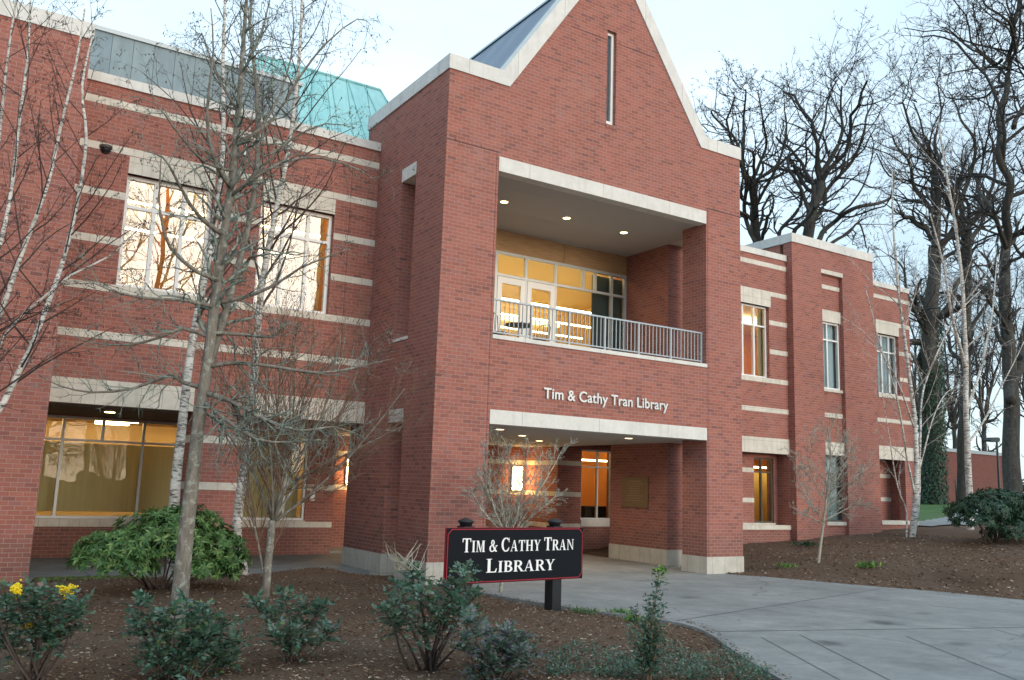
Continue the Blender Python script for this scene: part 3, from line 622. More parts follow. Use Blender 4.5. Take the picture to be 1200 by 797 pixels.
# bookcases and posts seen through the upper windows
for x0, x1, z1 in ((4.2, 6.0, 6.4), (7.0, 7.7, 6.6)):
    seg('bookcase', 'wood', lambda b: ([b.box(x0, x1, 22.0, 22.4, 4.6+i*.4, 4.64+i*.4) for i in range(int((z1-4.6)/.4)+1)], b.box(x0, x0+.04, 21.99, 22.41, 4.6, z1), b.box(x1-.04, x1, 21.99, 22.41, 4.6, z1), b.box(x0, x1, 22.38, 22.42, 4.6, z1)))
seg('column', 'in_orange', lambda b: (b.box(3.45, 3.65, 19.6, 19.85, 4.6, 8.3), b.box(7.2, 7.5, 19.6, 19.85, 4.6, 8.3)))
# room behind the balcony
room(8.6, 19.0, YBAL+.2, 26.5, 4.8, 8.2, 'in_gold', 'in_gold')
for k in range(3):
    seg('ceiling_light', 'lamp_warm', lambda b: b.box(9.4, 16.5+k*1.0, 20.6+k*1.9, 20.68+k*1.9, 7.0, 7.04))
seg('ceiling_light', 'lamp_strip', lambda b: b.box(8.7, 18.8, 26.2, 26.45, 7.70, 7.80))
seg('ceiling_light', 'lamp_panel', lambda b: b.box(8.7, 15.7, 19.4, 19.7, 8.1, 8.18))
for k in range(7):
    x0 = 9.3+k*1.3
    seg('bookcase', 'in_wall', lambda b: ([b.box(x0, x0+.95, 24.4, 24.8, 4.8+i*.38, 4.84+i*.38) for i in range(6)], b.box(x0, x0+.04, 24.39, 24.81, 4.8, 6.74), b.box(x0+.91, x0+.95, 24.39, 24.81, 4.8, 6.74)))
seg('curtain', 'curtain_dark', lambda b: b.add([(14.82+.02*i, YBAL+.28+(.03 if i % 2 else -.03), z) for z in (4.82, 7.75) for i in range(52)], [(i, i+1, i+53, i+52) for i in range(51)]))
# right wing upper
room(20.7-1.5, RE-.5, YWR+.5, 25, 4.6, 8.3, 'in_orange')
seg('ceiling_light', 'lamp_warm', lambda b: (b.box(19.5, 26.0, 20.1, 20.4, 8.1, 8.2), b.box(20.8, 27.0, 22.4, 22.7, 8.1, 8.2)))
seg('curtain', 'curtain_gold', lambda b: b.add([(X_(888.5, 400, YWR+.27)+.028*i, YWR+.32+(.03 if i % 2 else -.03), z) for z in (5.4, 7.75) for i in range(40)], [(i, i+1, i+41, i+40) for i in range(39)]))
seg('window_shade', 'blind', lambda b: (b.box(B0-.1, B1+.1, BY+.37, BY+.38, 5.2, 7.8), b.box(B0-.1, B1+.1, BY+.37, BY+.38, .8, 3.3), b.box(Fw[0]-.2, Fw[1]+.2, YWR+.30, YWR+.31, 5.2, 7.8)))
# ground floor interiors
room(-3, 8.3, YB+.31, 27, .05, 3.2, 'in_wall', 'wood')
seg('ceiling_light', 'lamp_amber', lambda b: [b.box(-1+2.2*k, -.2+2.2*k, 23.9, 24.0, 3.1, 3.18) for k in range(4)])
seg('ceiling_light', 'lamp_amber', lambda b: [b.box(-1+2.2*k, -.2+2.2*k, 25.2, 25.4, 3.1, 3.18) for k in range(4)])
room(8.9, 15.6, YE+.35, 28, .05, 3.2, 'in_orange', 'in_ceiling')
seg('ceiling_light', 'lamp_panel', lambda b: b.box(9.5, 15, 25, 25.3, 3.1, 3.18))
room(16.2, 18.9, YB+.32, 28, .05, 3.2, 'in_orange', 'in_ceiling')
room(19.1, 26.0, YR2+.3, 26, .05, 3.12, 'in_orange', 'in_ceiling')
seg('ceiling_light', 'lamp_warm', lambda b: (b.box(16.3, 18.8, 23.2, 23.28, 2.75, 2.8), b.box(16.3, 18.8, 25.2, 25.3, 2.75, 2.8), b.box(19.6, 25, 20.6, 20.7, 2.72, 2.77), b.box(19.6, 25, 23.2, 23.4, 3.0, 3.08)))
seg('interior_panel', 'curtain_gold', lambda b: (b.box(16.4, 17.45, 23.0, 23.05, .05, 2.3), b.box(xlw[0]-.2, xlw[1]+2.4, 21.1, 21.15, .05, 2.6)))
seg('counter', 'room_dark', lambda b: (b.box(17.6, 18.8, 22.9, 23.4, .05, 1.25), b.box(17.55, 18.85, 22.85, 23.45, 1.25, 1.3)))
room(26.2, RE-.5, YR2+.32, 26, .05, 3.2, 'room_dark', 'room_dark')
# --- metal clad upper wall and teal roof light on the left wing roof
seg('metal_cladding', 'metal_panel', lambda b: (b.box(.6, 6.15, 19.2, 22, 9.42, 10.90)))
seg('metal_cladding_cap', 'cap', lambda b: (b.box(.55, 6.2, 19.15, 22.05, 10.90, 10.99)))
seg('roof_curb', 'cap', lambda b: (b.box(6.2, 10.6, 19.9, 20.2, 9.42, 10.05)))
b = MB(); b.add([(4.6, 21.2, 10.5), (10.55, 21.2, 10.5), (10.55, 30, 10.5), (4.6, 30, 10.5), (5.98, 22.2, 12.85), (9.45, 22.2, 12.85), (9.45, 29, 12.85), (5.98, 29, 12.85)],
   [(0,1,5,4), (1,2,6,5), (2,3,7,6), (3,0,4,7), (4,5,6,7)]); b.build('teal_roof', M['teal'], LB)
seg('roof_curb', 'cap', lambda b: (b.box(4.5, 10.6, 21.1, 30.1, 9.43, 10.498)))
def tribs(b):
    for k in range(8):
        t = k/7; a = (4.6+5.95*t, 21.2, 10.5); c = (5.98+3.47*t, 22.2, 12.85); b.tube([(a[0], a[1]-.02, a[2]), (c[0], c[1]-.02, c[2])], .022, 4)
    b.tube([(5.98, 22.19, 12.86), (9.45, 22.19, 12.86)], .04, 5)
seg('roof_rib', 'teal', tribs)
# vent pipe behind the parapet
vp = atX(468, 108, 8.4)
seg('vent_pipe', 'cap', lambda b: b.tube([(9.7, 21.6, 9.8), (9.7, 21.6, 12.2)], .03, 8))

# ================================================================ things fixed to the building
def thing1(name, mb, m, label, cat, group=None, smooth=False):
    o = mb.build(name, M[m], None, smooth); return tag(o, label, cat, group)
# sconces
for k, (x0, x1) in enumerate(((9.70, 10.01), (15.22, 15.53))):
    e_ = empty('wall_lamp', ((x0+x1)/2, YE, 2.1), ('tall glowing wall lamp mostly hidden behind the left side wall of the entrance tower', 'tall glowing wall lamp at the back of the porch, behind the twiggy shrub')[k], 'wall lamp', 'lamps at the back of the porch')
    MB().box(-.18, .18, -.06, -.002, -.40, .40).build('back_plate', M['dark_frame'], e_)
    MB().prism([(-.155, -.155), (-.075, -.20), (.075, -.20), (.155, -.155), (.155, -.062), (-.155, -.062)], -.36, .36, 'z').build('lamp_shade', M['sconce'], e_)
# plaque on inner porch wall
xw = XR-.57; pe = empty('plaque', (xw, 18.45, 1.8), 'tan commemorative plaque with rows of small raised text on the brick porch wall', 'plaque')
MB().box(-.03, -.002, -.54, .54, -.40, .40).build('plate', M['bronze'], pe)
def ptxt(b):
    rr = random.Random(5)
    for r_ in range(9):
        z = .27-.062*r_; wd = (.26 if r_ == 0 else rr.uniform(.18, .36)); y = -wd
        while y < wd:
            l = rr.uniform(.025, .07); b.box(-.034, -.03, y, min(y+l, wd), z, z+(.04 if r_ == 0 else .024)); y += l+.018
b = MB(); ptxt(b); b.build('lettering', M['bronze_txt'], pe)
# dome camera
c_ = at(124, 174.5, YW-.02); se = empty('security_camera', tuple(c_), 'small black dome camera on the stone band above the left upper window', 'camera')
MB().lathe(0, 0, [(.10, .07), (.12, .06), (.12, .02), (.11, 0)], 16).build('housing', M['dark_frame'], se, True)
MB().lathe(0, 0, [(.10, 0), (.095, -.04), (.06, -.085), (.02, -.10)], 16).build('dome', M['black'], se, True)
# small white box on back wall
xe_ = empty('wall_box', (8.12, YB, 1.45), 'small white box fixed beside the ground floor window in the covered walk', 'box')
MB().box(-.06, .06, -.07, -.002, -.13, .13).build('case', M['white_frame'], xe_); MB().box(-.045, .045, -.082, -.07, -.10, .06).build('cover', M['alu'], xe_)
# balcony furniture
def table(loc):
    e_ = empty('bistro_table', loc, 'small round cafe table on the balcony behind the railing', 'table')
    MB().lathe(0, 0, [(.02, .70), (.33, .70), (.34, .715), (.33, .73), (.02, .73)], 24).build('table_top', M['dark_frame'], e_)
    MB().tube([(0, 0, .03), (0, 0, .70)], .02, 8).build('pedestal', M['dark_frame'], e_)
    for k in range(3):
        a = k*2.09; MB().tube([(0, 0, .10), (.15*math.cos(a), .15*math.sin(a), .06), (.26*math.cos(a), .26*math.sin(a), .012)], .013, 6).build('leg', M['dark_frame'], e_)
def wchair(loc, rz, label):
    e_ = empty('bistro_chair', loc, label, 'chair', 'cafe chairs on the balcony', rz)
    MB().lathe(0, 0, [(.02, .44), (.2, .44), (.205, .452), (.2, .46), (.02, .46)], 18).build('seat', M['dark_frame'], e_)
    b = MB(); b.tube([(-.19, .17, .45), (-.2, .22, .78), (-.12, .25, .86), (.12, .25, .86), (.2, .22, .78), (.19, .17, .45)], .011, 6)
    for k in range(4): b.tube([(-.10+.066*k, .19, .46), (-.10+.066*k, .245, .855)], .006, 5)
    b.build('backrest', M['dark_frame'], e_)
    for x, y in ((-.16, -.14), (.16, -.14), (-.16, .15), (.16, .15)): MB().tube([(x, y, .445), (x*1.25, y*1.3, .004)], .011, 6).build('leg', M['dark_frame'], e_)
table((10.95, 16.9, 4.803)); wchair((10.35, 16.8, 4.803), R(100), 'thin metal cafe chair left of the balcony table'); wchair((11.6, 17.05, 4.803), R(-75), 'thin metal cafe chair right of the balcony table')

# ================================================================ ground, paths
def sstep(a, b_, x):
    t = min(1, max(0, (x-a)/(b_-a))); return t*t*(3-2*t)
FE = [(-6, 21.0), (2, 19.9), (5, 19.3), (9.54, 18.1), (11.08, 17.73), (12.57, 16.98), (14.34, 16.32), (15.2, 15.76), (15.4, 16.3), (60, 16.3)]   # far edge: (y, x)
def fe(y):
    for (a, xa), (b_, xb) in zip(FE, FE[1:]):
        if a <= y <= b_: return xa+(xb-xa)*(y-a)/(b_-a)
    return FE[0][1] if y < FE[0][0] else FE[-1][1]
NE = [(-6, 2.0), (1.5, 5.2), (4.5, 6.5), (6.41, 7.49), (7.35, 7.99), (8.45, 8.68), (9.3, 9.22), (9.73, 9.36), (10.07, 9.25), (10.74, 8.92), (11.25, 8.81), (12.05, 8.56), (13.0, 8.36), (14.3, 8.27), (15.1, 8.2)]
def ne(y):
    for (a, xa), (b_, xb) in zip(NE, NE[1:]):
        if a <= y <= b_: return xa+(xb-xa)*(y-a)/(b_-a)
    return NE[0][1] if y < NE[0][0] else 8.2
def gh(x, y):
    d = x-fe(y)
    if d > 0:
        h = .02+sstep(0, 3.0, d)*min(.93, .10+.060*max(0, x-16.4))+.62*sstep(48, 62, x)
        h += .02*math.sin(x*1.7+y*.9)*sstep(.5, 2, d)
        return h
    dn = ne(y)-x
    if dn > 0 and y < 17.6:
        h = -.035+.10*sstep(0, 1.6, dn)*(.6+.4*math.sin(x*.8+1.3)*math.sin(y*.7)) + .012*math.sin(3*x+y)*math.sin(2.2*y)
        h += .16*math.exp(-(((x-6.3)/.9)**2+((y-16.6)/.5)**2))
        return h-.05*sstep(17.0, 17.6, y)
    return -.08
xs_ = [-300, -200, -120, -70, -40, -25, -15, -10]+[round(-6+.14*i, 3) for i in range(int(40/.14))]+[35, 36, 37, 38, 39, 40, 41, 42, 43, 44, 45, 46, 48, 51, 56, 66, 80, 100, 130, 180, 260, 380, 600]
ys_ = [-300, -150, -80, -40, -20, -10, -5, -2, 0, 1.5]+[round(2.5+.14*i, 3) for i in range(int(20/.14))]+[23, 24, 25, 26, 27, 28, 29, 30, 31, 33, 35, 37, 40, 46, 55, 70, 90, 120, 160, 220, 320, 500, 900]
rg = random.Random(11)
GV = [(x, y, gh(x, y)+(rg.uniform(-.008, .008) if -6 < x < 34 and 2 < y < 22.4 and gh(x, y) > -.07 else 0)) for y in ys_ for x in xs_]
nxg = len(xs_)
GF = [(j*nxg+i, j*nxg+i+1, (j+1)*nxg+i+1, (j+1)*nxg+i) for j in range(len(ys_)-1) for i in range(nxg-1)]
g_ = link_mesh('ground', GV, GF, M['mulch'], None, True); g_['kind'] = 'structure'
# concrete plaza
def dens(L_):
    o = []
    for (y0, x0), (y1, x1) in zip(L_, L_[1:]):
        n_ = max(1, int(abs(y1-y0)/.25))
        for k in range(n_): t = k/n_; o.append((x0+(x1-x0)*t, y0+(y1-y0)*t))
    o.append((L_[-1][1], L_[-1][0])); return o
nearp = dens(NE); farp = dens(FE[:8])
# smooth the near edge
for _ in range(3): nearp = [nearp[0]]+[((a[0]+2*b_[0]+c[0])/4, (a[1]+2*b_[1]+c[1])/4) for a, b_, c in zip(nearp, nearp[1:], nearp[2:])]+[nearp[-1]]
poly = nearp+[(8.2, 15.3), (8.45, 15.3), (8.45, 23.55), (15.9, 23.55), (15.9, 15.35)]+farp[::-1]
pm = MB().prism(poly, -.16, 0, 'z'); po = pm.build('path', M['concrete']); po['kind'] = 'structure'
pk = MB().box(-5, 8.44, 17.75, YB+.05, -.2, .0)
pk.box(-5, 8.44, 17.70, 17.745, -.2, -.012); wk = pk.build('walkway', M['concrete']); wk['kind'] = 'structure'
pk2 = MB().box(16.45, 30, YWR+.46, YR2, -.2, .12).build('walkway', M['concrete']); pk2['kind'] = 'structure'
def strip(b, p, q, w=.014, z=.004):
    p = Vector((p[0], p[1], 0)); q = Vector((q[0], q[1], 0)); d = (q-p).normalized(); n_ = Vector((-d.y, d.x, 0))*w/2
    b.add([(p-n_+Vector((0, 0, z))), (q-n_+Vector((0, 0, z))), (q+n_+Vector((0, 0, z))), (p+n_+Vector((0, 0, z)))], [(0, 1, 2, 3)])
b = MB()
for k_, (p, q) in enumerate((((9.30, 9.9), (16.86, 11.79)), ((9.15, 8.96), (18.6, 6.1)), ((9.39, 8.38), (7.6, 5.4)), ((10.08, 8.32), (7.9, 4.9)), ((11.44, 7.65), (9.2, 4.3)), ((13.4, 7.5), (11.2, 3.4)), ((15.8, 6.9), (13.4, 2.2)),
             ((8.5, 15.9), (15.8, 15.9)), ((11.2, 15.9), (11.2, 21.5)), ((13.4, 15.9), (13.4, 21.5)), ((8.5, 18.6), (15.8, 18.6)), ((4.7, 17.76), (4.7, 21.88)), ((6.9, 17.76), (6.9, 21.88)), ((2.6, 17.76), (2.6, 21.88)), ((12.6, 10.72), (13.4, 7.72)))):
    strip(b, p, q, .022 if k_ < 2 else .014, .003+.0004*k_)
j_ = b.build('path_joint', M['joint'], po)
# moss strip along the walkway edge
mv = MB(); rr = random.Random(4)
for i in range(40):
    x = 1.7+i*.045; mv.lathe(x, 17.62+rr.uniform(-.05, .05), [(rr.uniform(.07, .12), -.05), (.06, rr.uniform(-.01, .03)), (.02, .035)], 7)
tag(mv.build('moss', M['moss'], None, True), 'strip of green moss along the walkway edge by the brick pier', 'moss', None, 'stuff')
# lawn and far path
PC = [(28, 19.6), (33, 20.3), (46, 27.0), (60, 34.5), (110, 62)]
def pcy(x):
    for (a, ya), (b_, yb) in zip(PC, PC[1:]):
        if x <= b_: return ya+(yb-ya)*(x-a)/(b_-a)
    return PC[-1][1]
def strip_sheet(name, m, lo, hi, x0, x1, n, k, lift, dx):
    V, F = [], []
    for i in range(n+1):
        x = x0+(x1-x0)*(i/n)**dx
        for j in range(k+1): y = lo(x)+(hi(x)-lo(x))*j/k; V.append((x, y, gh(x, y)+lift))
    for i in range(n):
        for j in range(k): a = i*(k+1)+j; F.append((a, a+k+1, a+k+2, a+1))
    o = link_mesh(name, V, F, M[m], None, True); o['kind'] = 'structure'; return o
strip_sheet('footpath', 'concrete', lambda x: pcy(x)-1.1, lambda x: pcy(x)+1.1, 29.8, 110, 90, 4, .045, 1.5)
strip_sheet('lawn', 'lawn', lambda x: pcy(x)+1.1, lambda x: pcy(x)+130, 31, 260, 120, 60, .035, 1.8)
# ================================================================ sign
GZ = .05
SA = R(6.0); sP = at(521.7, 620, 11.12)
sc_ = empty('library_sign', (6.10, 11.12, 0), 'black sign board with red edge reading Tim & Cathy Tran Library on two black posts', 'sign', None, SA)
SW, Z0, Z1, TH = 2.60, .475, 1.245, .045
b = MB(); b.box(0, SW, -TH, 0, Z0, Z1); b.build('board', M['signblack'], sc_)
def redline(b):
    w_ = .013; c_ = .07; i_ = .012; y0, y1 = -TH-.005, -TH+.01
    P = [(i_+c_, Z0+i_), (SW-i_-c_, Z0+i_), (SW-i_, Z0+i_+c_), (SW-i_, Z1-i_-c_), (SW-i_-c_, Z1-i_), (i_+c_, Z1-i_), (i_, Z1-i_-c_), (i_, Z0+i_+c_)]
    cx, cz = SW/2, (Z0+Z1)/2
    Q = []
    for k in range(8):
        a, p, c = Vector(P[k-1]), Vector(P[k]), Vector(P[(k+1) % 8]); d1 = (p-a).normalized(); d2 = (c-p).normalized()
        n1 = Vector((-d1.y, d1.x)); n2 = Vector((-d2.y, d2.x)); m_ = (n1+n2).normalized(); Q.append(tuple(p+m_*(w_/max(.3, m_.dot(n1)))))
    for k in range(8): b.prism([P[k], P[(k+1) % 8], Q[(k+1) % 8], Q[k]], y0, y1)
    # painted red outer edge
    b.box(-.004, SW+.004, -TH+.008, -.004, Z1, Z1+.004); b.box(-.004, SW+.004, -TH+.008, -.004, Z0-.004, Z0); b.box(-.004, 0, -TH+.008, -.004, Z0, Z1); b.box(SW, SW+.004, -TH+.008, -.004, Z0, Z1)
b = MB(); redline(b); b.build('red_border', M['red'], sc_)
for fx in (.42, 2.12):
    p_ = MB(); h_ = .09; p_.box(fx-h_, fx+h_, .002, .182, -.3, Z1+.02); po_ = p_.build('post', M['black'], sc_)
    q = MB()
    def sq(q, r, z): return [(fx-r, .092-r, z), (fx+r, .092-r, z), (fx+r, .092+r, z), (fx-r, .092+r, z)]
    lv = [(.088, Z1+.02), (.092, Z1+.055), (.118, Z1+.075), (.122, Z1+.09), (.10, Z1+.105), (.055, Z1+.125), (.012, Z1+.14)]
    q.lathe(fx, .092, lv, 16); q.build('post_cap', M['black'], po_, True)
# serif lettering built from strokes; unit cap height 1
class Glyphs:
    TK, TN, SF = .20, .075, .055
    def __init__(s): s.q = []
    def rect(s, x0, x1, y0, y1): s.q.append([(x0, y0), (x1, y0), (x1, y1), (x0, y1)])
    def quad(s, *p): s.q.append(list(p))
    def stem(s, x, y0=0., y1=1., serif=(1, 1), w=None, sw=.10):
        w = w or s.TK; s.rect(x, x+w, y0, y1)
        for on, y, sg in ((serif[0], y0, 1), (serif[1], y1, -1)):
            if on: s.quad((x-sw, y), (x+w+sw, y), (x+w+sw*.9, y+sg*s.SF*.8), (x-sw*.9, y+sg*s.SF*.8)) if sg > 0 else s.quad((x-sw*.9, y-s.SF*.8), (x+w+sw*.9, y-s.SF*.8), (x+w+sw, y), (x-sw, y))
    def rib(s, pts):       # (x, y, nx, ny, halfwidth)
        L_ = [(x+nx*h, y+ny*h) for x, y, nx, ny, h in pts]; Rr = [(x-nx*h, y-ny*h) for x, y, nx, ny, h in pts]
        for i in range(len(pts)-1): s.q.append([L_[i], L_[i+1], Rr[i+1], Rr[i]])
    def arc(s, cx, cy, rx, ry, a0, a1, hmin, hmax, n=14):
        P = []
        for i in range(n+1):
            a = R(a0+(a1-a0)*i/n); c, sn = math.cos(a), math.sin(a); h = hmin+(hmax-hmin)*abs(c)**1.5; P.append((cx+(rx-hmax)*c, cy+(ry-hmin)*sn, c, sn, h))
        s.rib(P)
def glyph(ch):
    g = Glyphs(); TK, TN, SF = g.TK, g.TN, g.SF
    if ch == 'T':
        wd = .82; g.stem(wd/2-TK/2, 0, .95, (1, 0)); g.rect(.0, wd, .93, 1); g.quad((0, .72), (.045, .72), (.10, .93), (0, .93)); g.quad((wd-.10, .93), (wd-.045, .72), (wd, .72), (wd, .93))
    elif ch == 'I': wd = .42; g.stem(.11, 0, 1)
    elif ch == 'M':
        wd = 1.10; g.stem(.12, 0, 1, (1, 1), TN, .09); g.stem(.80, 0, 1, (1, 1), TK, .09); g.quad((.12, 1), (.34, 1), (.62, .0), (.52, .0)); g.quad((.52, 0), (.58, 0), (.86, 1), (.80, 1))
    elif ch == 'C':
        wd = .86; g.arc(.46, .5, .46, .52, 48, 312, TN/2, TK/2, 22); g.quad((.74, .68), (.80, .68), (.80, 1.0), (.76, 1.0)); g.quad((.76, .12), (.70, .16), (.74, .30), (.80, .30))
    elif ch == 'A':
        wd = .95; g.quad((.06, 0), (.13, 0), (.49, 1.0), (.43, 1.0)); g.quad((.62, 0), (.84, 0), (.53, 1.02), (.42, 1.0)); g.rect(.22, .68, .30, .37); g.rect(-.02, .25, 0, SF*.8); g.rect(.54, .94, 0, SF*.8)
    elif ch == 'H':
        wd = 1.0; g.stem(.12, 0, 1); g.stem(.70, 0, 1); g.rect(.3, .72, .48, .55)
    elif ch == 'Y':
        wd = .88; g.quad((.08, 1), (.30, 1), (.54, .45), (.34, .45)); g.quad((.44, .42), (.52, .45), (.82, 1), (.74, 1)); g.stem(.34, 0, .46, (1, 0)); g.rect(-.01, .38, 1-SF*.8, 1); g.rect(.62, .90, 1-SF*.8, 1)
    elif ch in 'RBP':
        wd = .90 if ch == 'R' else .80; g.stem(.10, 0, 1, (1, 1), TK, .09)
        if ch == 'R':
            g.arc(.42, .73, .36, .27, 90, -90, TN/2, TK/2, 12); g.rect(.28, .43, 1-TN, 1); g.rect(.28, .43, .46, .46+TN); g.quad((.38, .47), (.58, .47), (.90, 0), (.68, 0)); g.rect(.66, .97, 0, SF*.8)
        else:
            g.arc(.40, .75, .33, .25, 90, -90, TN/2, TK/2, 12); g.arc(.42, .265, .37, .265, 90, -90, TN/2, TK/2, 12)
            g.rect(.28, .43, 1-TN, 1); g.rect(.28, .43, .47, .47+TN); g.rect(.28, .43, 0, TN)
    elif ch == 'N':
        wd = 1.0; g.stem(.12, 0, 1, (1, 1), TN, .09); g.stem(.80, 0, 1, (0, 1), TN, .09); g.quad((.10, 1), (.32, 1), (.875, 0), (.80, 0))
    elif ch == 'L':
        wd = .76; g.stem(.10, 0, 1, (1, 1)); g.rect(.28, .72, 0, .07); g.quad((.62, .07), (.72, .07), (.76, .30), (.72, .30))
    elif ch == '&':
        wd = .98; g.arc(.42, .77, .21, .24, -30, 330, TN/2, .07, 18); g.arc(.36, .27, .34, .29, 75, 330, TN/2, .09, 18)
        g.quad((.25, .66), (.42, .66), (.94, 0), (.70, 0)); g.quad((.60, .12), (.67, .08), (.90, .50), (.84, .52)); g.rect(.74, 1.0, .48, .54); g.quad((.36, .56), (.46, .50), (.62, .66), (.54, .70))
    else: wd = .3
    return g.q, wd
def serif_line(b, text, x0, x1, zb, hb, hs, ybase, space=.34, gap=.085):
    items = []; x = 0
    for i, ch in enumerate(text):
        if ch == ' ': x += space*hb; continue
        big = (i == 0 or text[i-1] == ' ') and ch != '&'; h = hb if big else (hs if ch != '&' else hs*1.04)
        q, wd = glyph(ch); items.append((q, x, h)); x += (wd+gap)*h
    k = (x1-x0)/(x-gap*hs); cnt = 0
    for q, xx, h in items:
        for poly in q:
            cnt += 1; yy = ybase-.003-.00025*(cnt % 9)
            pp = [(x0+(xx+px_*h)*k, zb+py_*h) for px_, py_ in poly]; n_ = len(pp)
            # front sheet with thin sides: raised painted letters
            ar = sum(pp[i][0]*pp[(i+1) % n_][1]-pp[(i+1) % n_][0]*pp[i][1] for i in range(n_))
            if ar < 0: pp = pp[::-1]
            b.prism(pp, yy, ybase+.004)
HB = Z1-Z0
b = MB(); serif_line(b, 'TIM & CATHY TRAN', SW*.105, SW*.925, Z1-.435*HB, .25*HB, .205*HB, -TH)
serif_line(b, 'LIBRARY', SW*.272, SW*.775, Z1-.815*HB, .25*HB, .205*HB, -TH)
b.build('lettering', M['white'], sc_)

# ================================================================ vegetation
def segs_mesh(S, sides):
    A = np.array([s[0]+s[1]+(s[2], s[3]) for s in S], dtype=np.float64)
    P0, P1, R0, R1 = A[:, 0:3], A[:, 3:6], A[:, 6], A[:, 7]; D = P1-P0; D /= np.maximum(np.linalg.norm(D, axis=1, keepdims=True), 1e-9)
    ref = np.where(np.abs(D[:, 2:3]) < .9, np.array([[0, 0, 1.]]), np.array([[1., 0, 0]])); U = np.cross(D, ref); U /= np.linalg.norm(U, axis=1, keepdims=True); W = np.cross(D, U)
    V = np.empty((len(S), 2*sides, 3))
    for k in range(sides):
        a = 2*math.pi*k/sides; o_ = U*math.cos(a)+W*math.sin(a)
        V[:, k] = P0+o_*R0[:, None]; V[:, sides+k] = P1+o_*R1[:, None]
    base = (np.arange(len(S))*2*sides)[:, None]
    F = np.stack([np.concatenate([base+k, base+(k+1) % sides, base+sides+(k+1) % sides, base+sides+k], 1) for k in range(sides)], 1).reshape(-1, 4)
    return V.reshape(-1, 3), F
def leaf_batch(L_, name, m, parent, tmpl, faces):
    """L_: list of (pos, dir, up, length, width)"""
    A = np.array([tuple(a)+tuple(b_)+tuple(c)+(d, e) for a, b_, c, d, e in L_]); P, D, U, l, w_ = A[:, :3], A[:, 3:6], A[:, 6:9], A[:, 9], A[:, 10]
    D = D/np.linalg.norm(D, axis=1, keepdims=True); Sd = np.cross(D, U); Sd /= np.maximum(np.linalg.norm(Sd, axis=1, keepdims=True), 1e-6); U = np.cross(Sd, D)
    t = np.array(tmpl); n_ = len(t); V = P[:, None]+D[:, None]*(t[None, :, 0:1]*l[:, None, None])+Sd[:, None]*(t[None, :, 1:2]*w_[:, None, None])+U[:, None]*(t[None, :, 2:3]*l[:, None, None])
    F = (np.arange(len(L_))*n_)[:, None, None]+np.array(faces)[None]
    return np_mesh(name, V.reshape(-1, 3)-np.array(tuple(parent.location))[None] if parent else V.reshape(-1, 3), F.reshape(-1, 4), m, parent)
def norm3(d):
    l = math.sqrt(d[0]*d[0]+d[1]*d[1]+d[2]*d[2]) or 1; return (d[0]/l, d[1]/l, d[2]/l)
def grow(rn, S, p, d, L, r, lvl, P):
    n_ = max(2, int(L/P['seg'][lvl])); st = L/n_; wg = P['wig'][lvl]; up = P['up'][lvl]
    r1 = r*P.get('tip', .35)
    for i in range(n_):
        d = norm3((d[0]+rn.gauss(0, wg), d[1]+rn.gauss(0, wg), d[2]+rn.gauss(0, wg)+up))
        q = (p[0]+d[0]*st, p[1]+d[1]*st, p[2]+d[2]*st); ra = r+(r1-r)*i/n_; rb = r+(r1-r)*(i+1)/n_
        S.append((p, q, ra, rb, lvl))
        if lvl > 0 and (i+1)/n_ > P['bare'][lvl]:
            m_ = P['kids'][lvl]*(1 if n_ > 0 else 0)/n_; k = int(m_)+(1 if rn.random() < m_-int(m_) else 0)
            for _ in range(k):
                child(rn, S, q, d, L, rb, lvl, P, 1-.45*(i+1)/n_)
        p = q
    return p
def child(rn, S, q, d, L, r, lvl, P, f=1.):
    while True:
        v = (rn.gauss(0, 1), rn.gauss(0, 1), rn.gauss(0, 1)); dt = v[0]*d[0]+v[1]*d[1]+v[2]*d[2]; v = (v[0]-dt*d[0], v[1]-dt*d[1], v[2]-dt*d[2])
        if abs(v[0])+abs(v[1])+abs(v[2]) > .2: break
    v = norm3(v); a = R(rn.uniform(*P['ang'])); c, s = math.cos(a), math.sin(a)
    nd = norm3((d[0]*c+v[0]*s, d[1]*c+v[1]*s, d[2]*c+v[2]*s))
    grow(rn, S, q, nd, L*P['len'][lvl]*f*rn.uniform(.65, 1.25), max(P['rmin'], min(r*.8, r*P['rr'])), lvl-1, P)
